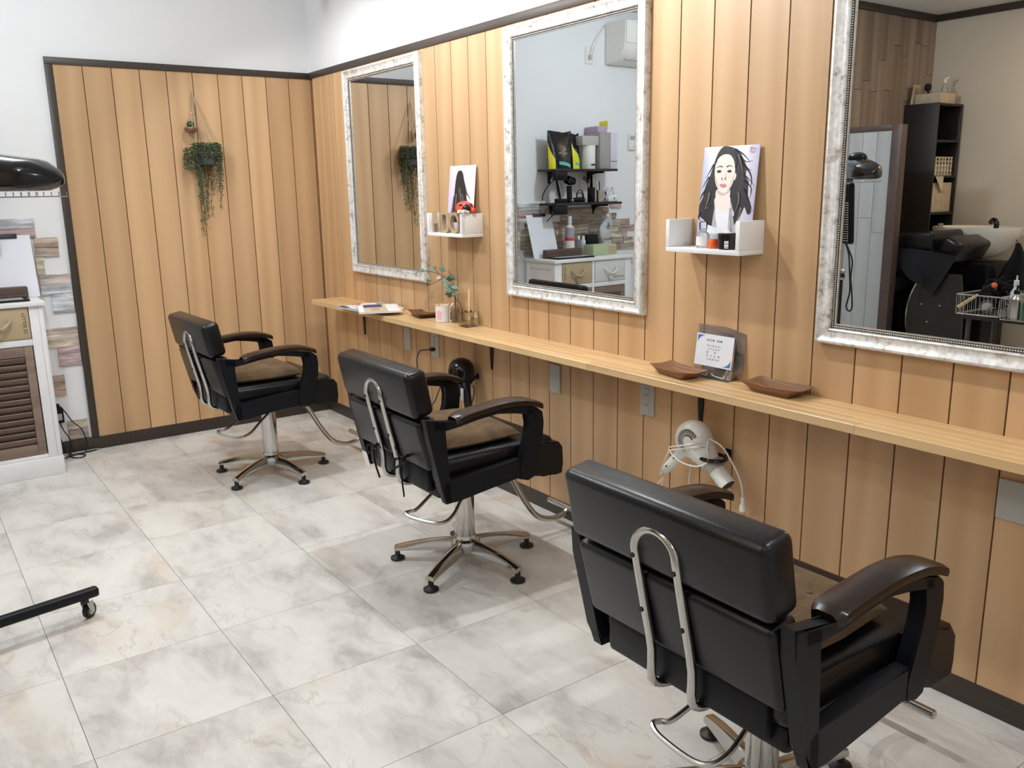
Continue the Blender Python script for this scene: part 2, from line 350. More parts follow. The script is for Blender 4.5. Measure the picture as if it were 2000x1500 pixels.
def make_frame_mat():
    m, n, l, b = nt('distressed_silver'); setp(b, rough=0.42, metal=0.25)
    ad, oi = rnd_coord(n, l); mp = n.new('ShaderNodeMapping'); mp.inputs['Scale'].default_value = (1.0,1.0,1.0); l.new(ad.outputs[0], mp.inputs[0])
    a = n.new('ShaderNodeTexNoise'); a.inputs['Scale'].default_value = 22; a.inputs['Detail'].default_value = 8; a.inputs['Roughness'].default_value = 0.7; l.new(mp.outputs[0], a.inputs['Vector'])
    c = n.new('ShaderNodeTexNoise'); c.inputs['Scale'].default_value = 70; c.inputs['Detail'].default_value = 6; l.new(mp.outputs[0], c.inputs['Vector'])
    mx = n.new('ShaderNodeMix'); mx.data_type = 'FLOAT'; mx.inputs[0].default_value = 0.4; l.new(a.outputs['Fac'], mx.inputs[2]); l.new(c.outputs['Fac'], mx.inputs[3])
    r = ramp(n, [(0.30,(0.20,0.16,0.13)),(0.39,(0.40,0.36,0.325)),(0.46,(0.64,0.62,0.60)),(0.60,(0.82,0.82,0.82))]); l.new(mx.outputs[0], r.inputs[0]); l.new(r.outputs[0], b.inputs['Base Color'])
    bp = n.new('ShaderNodeBump'); bp.inputs['Strength'].default_value = 0.35; bp.inputs['Distance'].default_value = 0.002; l.new(mx.outputs[0], bp.inputs['Height']); l.new(bp.outputs[0], b.inputs['Normal'])
    return m
def make_stone_mat():
    m, n, l, b = nt('stone_wood_veneer'); setp(b, rough=0.8)
    ad, oi = rnd_coord(n, l); mp = n.new('ShaderNodeMapping'); mp.inputs['Scale'].default_value = (1,0.35,3.2); l.new(ad.outputs[0], mp.inputs[0])
    a = n.new('ShaderNodeTexNoise'); a.inputs['Scale'].default_value = 12; a.inputs['Detail'].default_value = 8; a.inputs['Roughness'].default_value = 0.65; l.new(mp.outputs[0], a.inputs['Vector'])
    r = ramp(n, [(0.32,(0.35,0.33,0.32)),(0.5,(0.95,0.95,0.95)),(0.66,(1.65,1.65,1.65))]); l.new(a.outputs['Fac'], r.inputs[0])
    mu = n.new('ShaderNodeMix'); mu.data_type = 'RGBA'; mu.blend_type = 'MULTIPLY'; mu.inputs[0].default_value = 1.0
    l.new(oi.outputs['Color'], mu.inputs[6]); l.new(r.outputs[0], mu.inputs[7]); l.new(mu.outputs[2], b.inputs['Base Color'])
    bp = n.new('ShaderNodeBump'); bp.inputs['Strength'].default_value = 0.7; bp.inputs['Distance'].default_value = 0.006; l.new(a.outputs['Fac'], bp.inputs['Height']); l.new(bp.outputs[0], b.inputs['Normal'])
    return m
def make_fur():
    m, n, l, b = nt('brown_plush'); setp(b, rough=0.9, sheen=0.2); b.inputs['Sheen Tint'].default_value = (0.7,0.5,0.3,1)
    ad, oi = rnd_coord(n, l)
    a = n.new('ShaderNodeTexNoise'); a.inputs['Scale'].default_value = 9; a.inputs['Detail'].default_value = 7; a.inputs['Roughness'].default_value = 0.65; a.inputs['Distortion'].default_value = 0.6; l.new(ad.outputs[0], a.inputs['Vector'])
    r = ramp(n, [(0.32,(0.062,0.035,0.015)),(0.5,(0.110,0.065,0.029)),(0.7,(0.175,0.108,0.050))]); l.new(a.outputs['Fac'], r.inputs[0]); l.new(r.outputs[0], b.inputs['Base Color'])
    c = n.new('ShaderNodeTexNoise'); c.inputs['Scale'].default_value = 260; c.inputs['Detail'].default_value = 3; l.new(ad.outputs[0], c.inputs['Vector'])
    bp = n.new('ShaderNodeBump'); bp.inputs['Strength'].default_value = 0.8; bp.inputs['Distance'].default_value = 0.004; l.new(c.outputs['Fac'], bp.inputs['Height']); l.new(bp.outputs[0], b.inputs['Normal'])
    return m
MT['tile'] = make_tile_mat(); MT['frame'] = make_frame_mat(); MT['stone'] = make_stone_mat(); MT['fur'] = make_fur()
MT['brown_plank'] = wood('weathered_brown_plank', (0.34,0.26,0.195), (0.23,0.165,0.12), 'Z', 1.0, 0.7, 0.8, 3, tint=0.25)
MT['white_plank'] = wood('whitewashed_plank', (0.60,0.60,0.59), (0.42,0.42,0.415), 'Z', 1.0, 0.7, 0.7, 1.6, tint=0.22)
MT['mirror'] = mat('mirror_silvering', (0.72,0.755,0.775), 0.0, 0.0, metal=1.0)
MT['bead'] = mat('silver_bead', (0.62,0.60,0.56), 0.28, 0.1, 40, metal=0.9)
# ------------------------------------------------------------------ the setting
XMAX, YMIN = 6.7, -4.8
fl = struct(MB().box((0,YMIN,-0.06),(XMAX,0,-0.004)).build('floor', MT['dark_print'] if False else mat('tile_joint', (0.09,0.08,0.075), 0.8)))
T = 0.457
tme = MB().box((-T/2+0.0007,-T/2+0.0007,-0.0045),(T/2-0.0007,T/2-0.0007,0.0),0.0003,seg=1).mesh('tile', MT['tile'], 30)
tx0, ty0 = 2.909 - 7*T, -1.480 + 4*T
for i in range(17):
    for j in range(13):
        cx, cy = tx0 + (i+0.5)*T, ty0 - (j+0.5)*T
        x0, x1, y0, y1 = max(cx-T/2, 0.0), min(cx+T/2, XMAX), max(cy-T/2, YMIN), min(cy+T/2, 0.0)
        if x1-x0 < 0.02 or y1-y0 < 0.02: continue
        if x1-x0 > T-1e-4 and y1-y0 > T-1e-4: link('tile', tme, fl, (cx, cy, 0))
        else:
            link('tile', MB().box((x0-cx+.0007,y0-cy+.0007,-0.0045),(x1-cx-.0007,y1-cy-.0007,0.0),0.0003,seg=1).mesh('tile', MT['tile'], 30), fl, (cx,cy,0))
struct(MB().box((-0.1,YMIN-0.1,CEIL),(XMAX+0.1,0.1,CEIL+0.08)).build('ceiling', MT['ceiling']))
wr = struct(MB().box((-0.1,0.0,0),(XMAX,0.1,CEIL)).build('wall_right', MT['white_wall']))
wb = struct(MB().box((-0.1,-3.66,0),(0.0,0.0,CEIL)).build('wall_back', MT['white_wall']))
struct(MB().box((1.044,YMIN,0),(1.144,-3.66,CEIL)).build('wall_alcove', MT['espresso']))
struct(MB().box((0.0,-3.66,0),(1.144,-3.6,CEIL)).build('wall_side', MT['white_wall']))
struct(MB().box((1.0,YMIN-0.1,0),(XMAX,YMIN,CEIL)).build('wall_left', MT['beige_wall']))
struct(MB().box((XMAX,YMIN-0.1,0),(XMAX+0.1,0.1,CEIL)).build('wall_front', MT['white_wall']))
# planks on the mirror wall and on the back wall: tongue-and-groove boards, one object each
PH0, PH1, PT = 0.066, 2.006, 0.012
MT['flank'] = mat('shaded_dirty_groove_flank', (0.30,0.165,0.075), 0.7, 0.1)
def plank_mesh(w, h0, h1, m, t=PT):
    me = MB().prism([(-w/2+.0013,0),(-w/2+.0013,t-.0012),(-w/2+.0025,t),(w/2-.0025,t),(w/2-.0013,t-.0012),(w/2-.0013,0)], lambda a,b:(a,-b,h0), lambda a,b:(a,-b,h1)).mesh('plank', m, 20)
    me.materials.append(MT['flank'])                    # groove flanks: shade and dirt painted in as a darker brown
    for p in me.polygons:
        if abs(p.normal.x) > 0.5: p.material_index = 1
    return me
pm = plank_mesh(0.139, PH0, PH1, MT['plank'])
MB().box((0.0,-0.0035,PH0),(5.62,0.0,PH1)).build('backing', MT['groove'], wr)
g0 = 2.843 - 20*0.139
for k in range(41):
    xa, xb = g0 + k*0.139, g0 + (k+1)*0.139
    if xb < 0.05: continue
    if xa < 0.012:
        wd = xb-0.012; link('plank', plank_mesh(wd, PH0, PH1, MT['plank']), wr, (0.012+wd/2,0,0))
    else: link('plank', pm, wr, ((xa+xb)/2,0,0))
pmb = plank_mesh(0.1369, PH0, PH1, MT['plank'])
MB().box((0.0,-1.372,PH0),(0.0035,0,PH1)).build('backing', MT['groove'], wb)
for k in range(10):
    o = link('plank', pmb, wb, (0,-(k+0.5)*0.1369,0), (0,0,math.pi/2))
# dark trim and skirting
struct(MB().box((0.0,-0.020,2.003),(5.64,0.0,2.0375),0.0015).build('trim_1', MT['trim']))
struct(MB().box((0.0,-1.404,2.003),(0.020,-0.0205,2.0375),0.0015).build('trim_2', MT['trim']))
struct(MB().box((0.0,-1.404,0.0705),(0.020,-1.3695,2.0025),0.0015).build('trim_3', MT['trim']))
struct(MB().box((5.622,-0.020,0.0705),(5.64,0.0,2.0025),0.0015).build('trim_4', MT['trim']))
struct(MB().box((0.0145,-0.014,0.0),(XMAX,0.0,0.070),0.002).build('baseboard_right', MT['trim']))
struct(MB().box((0.0,-3.6,0.0),(0.014,0.0,0.070),0.002).build('baseboard_back', MT['trim']))
struct(MB().box((1.144,-4.82+0.02,CEIL-0.05),(XMAX,-4.775,CEIL),0.002).build('trim_5', MT['trim']))
struct(MB().box((1.144,-4.776,CEIL-0.05),(1.166,-3.6,CEIL),0.002).build('trim_6', MT['trim']))
# stone-and-wood veneer pieces glued on the white wall beside and behind the cabinet
SCOL = [(0.42,0.32,0.26),(0.52,0.45,0.37),(0.56,0.50,0.40),(0.36,0.29,0.25),(0.55,0.40,0.39),(0.60,0.63,0.66),(0.46,0.40,0.37)]
def stone(y0,y1,z0,z1,c):
    t = random.uniform(0.008,0.015); b = MB()
    nseg = 5; pts = []
    for k in range(nseg+1): pts.append((y0+(y1-y0)*k/nseg, z0+random.uniform(-.0015,.0015)))
    for k in range(nseg+1): pts.append((y1-(y1-y0)*k/nseg, z1+random.uniform(-.0015,.0015)))
    cy, cz = (y0+y1)/2, (z0+z1)/2
    b.prism([(p[0]-cy,p[1]-cz) for p in pts], lambda a,q:(0,a,q), lambda a,q:(t+random.uniform(-.002,.002),a,q))
    o = b.build('stone', MT['stone'], wb, 20, (0,cy,cz)); o.color = (*c,1); return o
ST = [(-1.75,-1.544,1.205,1.253,5),(-1.75,-1.544,1.155,1.203,4),(-1.556,-1.448,1.106,1.152,0),(-1.556,-1.448,1.058,1.104,3),(-1.558,-1.523,0.966,1.056,2),
      (-1.553,-1.408,0.912,0.964,6),(-1.553,-1.408,0.864,0.910,5),(-1.509,-1.408,0.766,0.862,5),(-1.576,-1.408,0.580,0.682,1),(-1.513,-1.408,0.480,0.578,4),(-1.578,-1.499,0.325,0.433,0),(-1.513,-1.418,0.075,0.130,3),(-1.513,-1.418,0.132,0.178,2)]
for y0,y1,z0,z1,c in ST:
    cc = {5:(0.50,0.52,0.55),4:(0.42,0.31,0.31)}.get(c, SCOL[c]); stone(y0,y1,z0,z1,cc)
for row in range(7):
    z0 = 0.88 + row*0.047; y = -1.565 - random.uniform(0,0.05)
    end = [-2.72,-2.66,-2.60,-2.72,-2.62,-2.48,-2.40][row]
    while y > end:
        ln = random.uniform(0.10,0.22)
        if not (row >= 5 and y > -1.76): stone(max(y-ln,end), y-0.002, z0, z0+0.0455, random.choice(SCOL[:4]+[(0.40,0.34,0.27)]*2+[(0.36,0.33,0.31)]))
        y -= ln
for (y0,y1,z0,z1,c) in [(-2.53,-2.42,1.20,1.245,4),(-2.66,-2.46,0.76,0.82,4),(-2.52,-2.40,0.62,0.70,2),(-2.52,-2.40,0.52,0.60,6),(-2.62,-2.47,0.36,0.44,3)]: stone(y0,y1,z0,z1,SCOL[c])
# partition with whitewashed planks and brown planked alcove wall (seen in the nearest mirror)
pw = struct(MB().box((1.1445,-3.65,0.0),(1.575,-3.6,1.705)).build('wall_partition', MT['white_paint']))
for k in range(4):
    x0 = 1.1445 + k*0.1075
    cut = random.uniform(0.5,1.2)
    for (a, c) in ((0.0,cut),(cut,1.703)):
        link('plank', MB().box((-.0527,-.008,a+.001),(.0527,0,c-.001),0.002,seg=1).mesh('plank', MT['white_plank'], 25), pw, (x0+0.0537,-3.6+0.008,0))
MB().box((1.577,-3.66,0.0),(1.648,-3.585,1.742),0.002).build('post', MT['brown_case'], pw)
MB().box((1.1445,-3.66,1.7055),(1.5765,-3.585,1.742),0.002).build('cap', MT['brown_case'], pw)
wa = bpy.data.objects['wall_alcove']
for k in range(13):
    y0 = -3.572 - k*0.0944
    cuts = sorted([random.uniform(1.2,1.7), random.uniform(1.9,2.4)]); seq = [0.0]+cuts+[CEIL-0.05]
    for a, c in zip(seq, seq[1:]):
        link('plank', MB().box((-.0462,-.007,a+.001),(.0462,0.002,c-.001),0.002,seg=1).mesh('plank', MT['brown_plank'], 25), wa, (1.144,y0-0.047,0), (0,0,math.pi/2))
# lights as things
t = thing('lighting_rail', 'white ceiling lighting rail running along the mirror wall', 'lamp rail', (0,RAIL_Y,CEIL))
MB().box((0.2,-0.017,-0.025),(5.9,0.017,0.0),0.003).build('track', MT['white_plastic'], t)
t0 = None
def bulb(x, label):
    t = thing('spot_lamp', label, 'lamp', (x,RAIL_Y,RAIL_Z+0.125), group='bulbs on the lighting rail')
    MB().cyl((0,0,-0.0),(0,0,-0.12),0.008,seg=10).build('stem', MT['white_plastic'], t)
    MB().lathe([(0.016,-0.12),(0.022,-0.13),(0.026,-0.18),(0.0255,-0.195)],seg=20).build('socket', MT['white_plastic'], t)
    MB().ball((0,0,-0.215),(0.026,0.026,0.020)).build('bulb', MT['lamp'], t)
for i,(x,p) in enumerate(RAIL): bulb(x, 'small white spot lamp on the ceiling rail, number %s from the corner' % ['one','two','three','four','five'][i])
for i,(xy,p) in enumerate(FILL_GLOBES):
    t = thing('fill_globe', 'added round white fill globe on the ceiling, number %s from the back wall' % ['one','two','three','four'][i], 'ceiling light', (xy[0],xy[1],CEIL), group='added fill globes on the ceiling')
    MB().lathe([(.09,0.0),(.09,-.012),(.05,-.03)],seg=28).build('housing', MT['white_plastic'], t)
    MB().ball((0,0,-.078),(.055,.055,.048)).build('diffuser', MT['panel'], t)
for (xy,p) in WARM:
    t = thing('downlight', 'small warm recessed downlight over the shampoo bowl', 'downlight', (xy[0],xy[1],CEIL))
    MB().lathe([(0.065,-0.006),(0.065,0.0),(0.05,0.0),(0.05,-0.006)],seg=24,caps=False).build('ring', MT['white_plastic'], t)
    MB().cyl((0,0,-0.012),(0,0,-0.004),0.049,seg=24).build('lens', MT['warm_lamp'], t)
# ------------------------------------------------------------------ styling chairs
def make_chair(label):
    t = thing('styling_chair', label, 'chair', group='black styling chairs facing the mirrors')
    BP, CH, LE = MT['black_plastic'], MT['chrome'], MT['leather']
    hub = MB().lathe([(0.030,0.045),(0.050,0.052),(0.056,0.075),(0.052,0.092),(0.040,0.098),(0.0385,0.112)],seg=28).build('base_hub', CH, t)
    for k in range(5):
        a = math.radians(-132.5 + 72*k); d = Vector((math.cos(a),math.sin(a),0)); s = Vector((-d.y,d.x,0))
        b = MB(); n = 9; secs = []
        for i in range(n):
            f = i/(n-1); r = 0.035+0.235*f; zt = 0.098 - 0.012*f - 0.030*f*f; zb = 0.052 - 0.012*f + 0.0*f; zb = min(zb, zt-0.018); wt = 0.011 + 0.002*f; wb = 0.019 - 0.002*f
            c = d*r
            secs.append([b.bm.verts.new(c+s*x+Vector((0,0,z))) for x, z in ((-wb,zb),(wb,zb),(wb,zb+0.010),(wt,zt-0.002),(wt*.5,zt),(-wt*.5,zt),(-wt,zt-0.002),(-wb,zb+0.010))])
        for A, Bq in zip(secs, secs[1:]):
            for j in range(8): b.bm.faces.new((A[j],A[(j+1)%8],Bq[(j+1)%8],Bq[j]))
        b.bm.faces.new(secs[0]); b.bm.faces.new(secs[-1][::-1])
        leg = b.build('leg', CH, t, 45)
        c = d*0.262
        MB().lathe([(0.019,0.0),(0.027,0.003),(0.027,0.009),(0.015,0.014),(0.010,0.018),(0.010,0.040)],(c.x,c.y,0),20).build('foot', MT['black_gloss'] if False else MT['black_iron'], leg)
    MB().lathe([(0.0365,0.098),(0.0365,0.33),(0.040,0.331),(0.040,0.366)],seg=32).build('column', CH, t)
    lv = MB().tube(smooth_path([(0.040,0.055,0.338),(0.052,-0.02,0.335),(0.064,-0.12,0.302),(0.078,-0.215,0.268),(0.052,-0.262,0.256),(-0.045,-0.266,0.259),(-0.085,-0.255,0.267),(-0.078,-0.238,0.270),(-0.062,-0.218,0.275),(-0.055,-0.12,0.306),(-0.045,-0.02,0.335)],6),0.0062,8).build('pump_lever', MT['steel'], t)
    MB().cyl((-0.06,0.055,0.338),(0.075,0.055,0.338),0.009,seg=12).build('lever_pin', MT['black_iron'], lv)
    MB().box((-0.235,-0.245,0.368),(0.235,0.12,0.422),0.012).build('seat_pan', BP, t)
    seat = MB().box((-0.243,-0.255,0.418),(0.243,0.235,0.503),0.024,seg=3).build('seat', LE, t)
    MB().prism([(0.095,0.385),(0.16,0.372),(0.225,0.364),(0.250,0.366),(0.256,0.40),(0.253,0.462),(0.236,0.484),(0.16,0.496),(0.095,0.498)], lambda a,b:(-0.272,a,b), lambda a,b:(0.272,a,b), 0.010).build('seat_nose', LE, t)
    for s in (-1,1):
        x0, x1 = s*0.252, s*0.286
        f0, f1 = (lambda a,b:(x0,a,b)), (lambda a,b:(x1,a,b))
        b = MB()
        b.prism([(-0.340,0.660),(-0.24,0.640),(-0.19,0.632),(-0.12,0.640),(-0.03,0.647),(0.05,0.645),(0.11,0.635),(0.150,0.612),(0.154,0.575),(0.152,0.52),(0.105,0.386),(0.075,0.378),(0.02,0.392),(-0.235,0.364),(-0.262,0.372),(-0.276,0.415),(-0.331,0.60),
                 (-0.272,0.596),(-0.256,0.470),(-0.252,0.456),(-0.235,0.452),(-0.005,0.478),(0.010,0.486),(0.024,0.56),(0.028,0.600),(0.015,0.624),(-0.04,0.628),(-0.12,0.620),(-0.19,0.604),(-0.235,0.600),(-0.272,0.596),(-0.331,0.60)][:17] , f0, f1) if False else None
        def P(pts): b.prism(pts, f0, f1, 0.004)
        P([(-0.312,0.658),(-0.235,0.642),(-0.245,0.60),(-0.232,0.46),(-0.228,0.40),(-0.225,0.366),(-0.245,0.370),(-0.262,0.415),(-0.304,0.60)])
        P([(-0.285,0.6525),(-0.19,0.632),(-0.12,0.640),(-0.03,0.647),(0.05,0.645),(0.11,0.635),(0.12,0.60),(0.085,0.614),(0.03,0.630),(-0.04,0.636),(-0.12,0.629),(-0.19,0.618),(-0.235,0.612),(-0.285,0.618)])
        P([(0.075,0.638),(0.125,0.631),(0.150,0.612),(0.155,0.575),(0.150,0.52),(0.110,0.386),(0.085,0.378),(0.048,0.390),(0.045,0.43),(0.086,0.54),(0.094,0.58),(0.088,0.612)])
        P([(-0.258,0.405),(-0.245,0.366),(-0.2,0.368),(0.05,0.395),(0.05,0.462),(-0.005,0.458),(-0.235,0.438),(-0.256,0.440)])
        fr = b.build('side_frame', BP, t, 30)
        bb = MB(); path = [(-0.200,0.636),(-0.165,0.648),(-0.09,0.657),(-0.02,0.663),(0.05,0.661),(0.10,0.652),(0.144,0.636)]
        pp = smooth_path([(0,p[0],p[1]) for p in path], 3); secs = []; n = len(pp)
        for i, p in enumerate(pp):
            f = i/(n-1); wd = 0.034*(1-0.30*max(0,(0.12-f)/0.12)**2) ; h = 0.011
            cx = s*0.260
            secs.append([bb.bm.verts.new((cx+dx, p.y, p.z+dz)) for dx, dz in ((-wd,-h),(wd,-h),(wd+.002,0),(wd,h*.55),(wd*.6,h),(-wd*.6,h),(-wd,h*.55),(-wd-.002,0))])
        for A, Bq in zip(secs, secs[1:]):
            for j in range(8): bb.bm.faces.new((A[j],A[(j+1)%8],Bq[(j+1)%8],Bq[j]))
        bb.bm.faces.new(secs[0]); bb.bm.faces.new(secs[-1][::-1])
        bb.build('arm_pad', MT['arm_wood'], fr, 40)
    def pad(y0,z0,y1,z1,th,wx,name,bev):
        d = Vector((0,y1-y0,z1-z0)); L = d.length; d.normalize(); nrm = Vector((0,d.z,-d.y))      # forward normal
        mtx = Matrix((Vector((1,0,0)), nrm, d)).transposed().to_4x4(); mtx.translation = Vector((0,y0,z0))
        return MB().box((-wx,0,0),(wx,th,L),bev,mtx,seg=4).build(name, LE, t, 50)
    pu = pad(-0.333,0.652,-0.362,0.803,0.078,0.256,'upper_backrest',0.020)
    pl = pad(-0.283,0.470,-0.326,0.642,0.070,0.250,'lower_backrest',0.016)
    MB().box((-0.208,-0.270,0.390),(0.208,-0.240,0.470),0.010).build('rear_panel', BP, t)
    def back_y(z): return -0.345 - (z-0.70)*0.22
    path = [(-0.048,-0.215,0.380),(-0.052,-0.262,0.382),(-0.053,-0.292,0.405)]
    for z in (0.47,0.57,0.64,0.68): path.append((-0.053, back_y(z), z))
    for k in range(0,9):
        a = math.pi - math.pi*k/8; path.append((0.053*math.cos(a), back_y(0.70), 0.70+0.047*math.sin(a)))
    path += [(-p[0],p[1],p[2]) for p in path[:7]][::-1]
    ut = MB().tube(smooth_path(path,3),0.0094,12).build('back_tube', CH, t)
    for sx in (-1,1):
        for z in (0.683,0.563): MB().cyl((sx*0.053,back_y(z)-0.012,z),(sx*0.053,back_y(z)-0.006,z),0.005,seg=10).build('screw', MT['black_iron'], ut)
    fr = MB().tube(smooth_path([(0,0.10,0.372),(0,0.165,0.355),(0,0.215,0.285),(0,0.275,0.178),(0,0.335,0.100),(0,0.405,0.070),(0,0.462,0.074),(0,0.492,0.090)],5),0.0115,12).build('footrest', CH, t)
    MB().cyl((-0.125,0.495,0.096),(0.125,0.495,0.096),0.0125,seg=16,bev=0.002).build('footrest_bar', CH, fr)
    return t
chairs = []
c0 = make_chair('black styling chair by the back wall, farthest from camera')
c0.location = (1.013,-0.767,0); c0.rotation_euler.z = math.radians(1.5); chairs.append(c0)
for loc, lab in (((2.494,-0.576,0),'black styling chair in the middle, with ribbon ties and a white tag behind'),((3.998,-0.765,0),'black styling chair in the near right foreground, seen from behind')):
    c = copy_tree(c0); c.location = loc; c.rotation_euler.z = 0; c['label'] = lab; chairs.append(c)
for c, a in ((chairs[0],27),(chairs[1],27)):
    for ch in bpy.data.objects:
        if ch.parent == c and ch.name.startswith('pump_lever'): ch.rotation_euler.z = math.radians(a)
def cushion(base, label, seed, ties=False):
    rs = random.Random(seed)
    t = thing('seat_cushion', label, 'cushion', (base[0], base[1], 0.5025), math.radians(rs.uniform(-2,2)), group='brown plush seat cushions')
    def f(u, v, s):
        x = (u-.5)*2; y = (v-.5)*2
        ex = 1-abs(x)**5; ey = 1-abs(y)**5
        h = (0.034 if s>0 else 0.020)*(max(ex,0)*max(ey,0))**0.45
        for cx, cy in ((-.4,-.4),(.4,-.4),(-.4,.4),(.4,.4)):
            d2 = (x-cx)**2+(y-cy)**2; h -= 0.012*math.exp(-d2/0.018)*(1 if s>0 else 0)
        nz = noise.noise((x*2.2+seed, y*2.2, s))*0.006*max(ex*ey,0)
        k = 1-0.05*(abs(x*y))
        return Vector((x*0.205*k, -0.058+y*0.185*k, 0.020 + (h+nz if s>0 else -h*0.95)))
    b = MB(); b.grid(lambda u,v: f(u,v,1), 34, 34); b.grid(lambda u,v: f(u,v,-1), 34, 34)
    bmesh.ops.remove_doubles(b.bm, verts=b.bm.verts[:], dist=0.0008)
    pad = b.build('pad', MT['fur'], t, 60)
    for cx, cy in ((-.4,-.4),(.4,-.4),(-.4,.4),(.4,.4)):
        q = f(cx/2+.5, cy/2+.5, 1); MB().ball((q.x,q.y,q.z+0.002),(0.006,0.006,0.003),u=10,v=6).build('tuft', MT['fur'], t)
    if ties:
        for (x, pts) in ((-0.12,[(-.09,-.235,.02),(-.07,-.30,.0),(-.055,-.325,-.015),(-.045,-.330,-.06),(-.025,-.325,-.11)]),(0.13,[(.09,-.235,.02),(.115,-.300,-.01),(.135,-.320,-.02),(.138,-.325,-.07),(.134,-.318,-.135)])):
            MB().tube(smooth_path(pts,5),0.006,6,flat=0.35).build('ribbon', MT['towel'], t)
            kp = pts[2]; MB().tube(smooth_path([kp,(kp[0]+.03,kp[1]-.008,kp[2]+.01),(kp[0]+.035,kp[1]-.01,kp[2]-.02),kp,(kp[0]-.03,kp[1]-.008,kp[2]+.012),(kp[0]-.035,kp[1]-.01,kp[2]-.02),kp],4),0.005,6,flat=0.4).build('ribbon', MT['towel'], t)
        m = Matrix.Translation((-0.115,-0.335,-0.035)) @ Matrix.Rotation(0.2,4,'X')
        MB().box((-.017,-.0006,-.06),(.017,.0006,0.0),0.0,m).build('care_tag', MT['white_print'], t)
    return t
cushion((1.013,-0.767), 'brown plush cushion on the farthest styling chair', 3)
cushion((2.494,-0.576), 'brown plush cushion with black ribbon ties on the middle chair', 11, True)
cushion((3.998,-0.765), 'brown plush cushion on the nearest styling chair', 23)
# ------------------------------------------------------------------ wall mirrors
def mirror(x0, label):
    W, z0, z1 = 0.823, 0.913, 1.993; FY = -0.0125
    t = thing('wall_mirror', label, 'mirror', (x0,0,z0), group='silver-framed wall mirrors')
    H = z1-z0
    prof = [(0.0,0.0),(0.0,0.020),(0.004,0.027),(0.010,0.028),(0.016,0.024),(0.028,0.019),(0.036,0.019),(0.041,0.022),(0.0445,0.020),(0.046,0.012),(0.046,0.002)]
    b = MB(); loops = []
    for d, h in prof: loops.append([b.bm.verts.new((x,FY-h,z)) for x,z in ((d,d),(W-d,d),(W-d,H-d),(d,H-d))])
    for A, Bq in zip(loops, loops[1:]):
        for k in range(4): b.bm.faces.new((A[k],A[(k+1)%4],Bq[(k+1)%4],Bq[k]))
    b.build('frame', MT['frame'], t, 28)
    MB().box((0.045,FY-0.0075,0.045),(W-0.045,FY-0.0010,H-0.045)).build('mirror_glass', MT['mirror'], t, 10)
    # inner dark fillet, pearl beading and pale sight edge
    b = MB(); loops = []
    for d, h in ((0.046,0.008),(0.046,0.0125),(0.0545,0.0125),(0.0545,0.0076)): loops.append([b.bm.verts.new((x,FY-h,z)) for x,z in ((d,d),(W-d,d),(W-d,H-d),(d,H-d))])
    for A, Bq in zip(loops, loops[1:]):
        for k in range(4): b.bm.faces.new((A[k],A[(k+1)%4],Bq[(k+1)%4],Bq[k]))
    b.build('inner_fillet', MT['black_iron'], t, 28)
    b = MB(); loops = []
    for d, h in ((0.0546,0.0078),(0.0546,0.0115),(0.0580,0.0105),(0.0585,0.0076)): loops.append([b.bm.verts.new((x,FY-h,z)) for x,z in ((d,d),(W-d,d),(W-d,H-d),(d,H-d))])
    for A, Bq in zip(loops, loops[1:]):
        for k in range(4): b.bm.faces.new((A[k],A[(k+1)%4],Bq[(k+1)%4],Bq[k]))
    b.build('sight_edge', MT['bead'], t, 28)
    b = MB(); st = 0.0064; d = 0.0503
    pts = []
    n = int((W-2*d)/st); pts += [(d+(W-2*d)*k/n, d) for k in range(n)] + [(d+(W-2*d)*k/n, H-d) for k in range(n+1)]
    n = int((H-2*d)/st); pts += [(d, d+(H-2*d)*k/n) for k in range(1,n)] + [(W-d, d+(H-2*d)*k/n) for k in range(n)]
    for x, z in pts: b.ico((x,FY-0.0128,z),0.0031,1)
    o = b.build('bead_strip', MT['bead'], t, 60); o['kind'] = 'stuff'
    return t
mirror(0.515, 'silver-framed mirror nearest the corner, reflecting the planked back wall')
mirror(2.027, 'silver-framed middle mirror reflecting shelves and a white cabinet')
mirror(3.558, 'silver-framed mirror at the right edge reflecting the shampoo area')
# ------------------------------------------------------------------ counter, brackets, plates
t = thing('counter', 'long narrow pale wood counter board along the mirror wall', 'counter', (0.30,0,0.748))
def stave_mat():
    m = MT['counter']; return m
yy = [-0.205,-0.168,-0.128,-0.088,-0.050,-0.0125]
rs = random.Random(5)
for a, c in zip(yy, yy[1:]):
    x = 0.0
    first = True
    while x < 5.9:
        ln = rs.uniform(0.5,1.1)
        if first: ln *= 0.6; first = False
        e = min(x+ln, 5.9)
        mm = MB().box((-(e-x)/2, a-(a+c)/2, -0.0255),((e-x)/2, c-(a+c)/2, 0), 0.0004 if a>-0.2 else 0.0012, seg=1).mesh('stave', MT['stave'] if 'stave' in MT else MT['counter'], 25)
        link('stave', mm, t, (x+(e-x)/2, (a+c)/2, 0)); x = e
def bracket(x, label):
    t = thing('shelf_bracket', label, 'bracket', (x,-0.0125,0.722), group='iron brackets under the counter')
    b = MB(); b.prism([(-.013,0),(.013,0),(.011,-.09),(.006,-.16),(0,-.166),(-.006,-.16),(-.011,-.09)], lambda a,c:(a,0,c), lambda a,c:(a,-.006,c),0.001)
    b.build('wall_leg', MT['black_iron'], t)
    MB().prism([(-.011,0),(.011,0),(.009,-.16),(0,-.168),(-.009,-.16)], lambda a,c:(a,c,-.0005), lambda a,c:(a,c,-.006),0.001).build('arm', MT['black_iron'], t)
    MB().prism([(-.006,-.006),(-.006,-.045),(-.018,-.022),(-.04,-.010),(-.06,-.0062)], lambda a,c:(-.0025,a,c), lambda a,c:(.0025,a,c)).build('rib', MT['black_iron'], t)
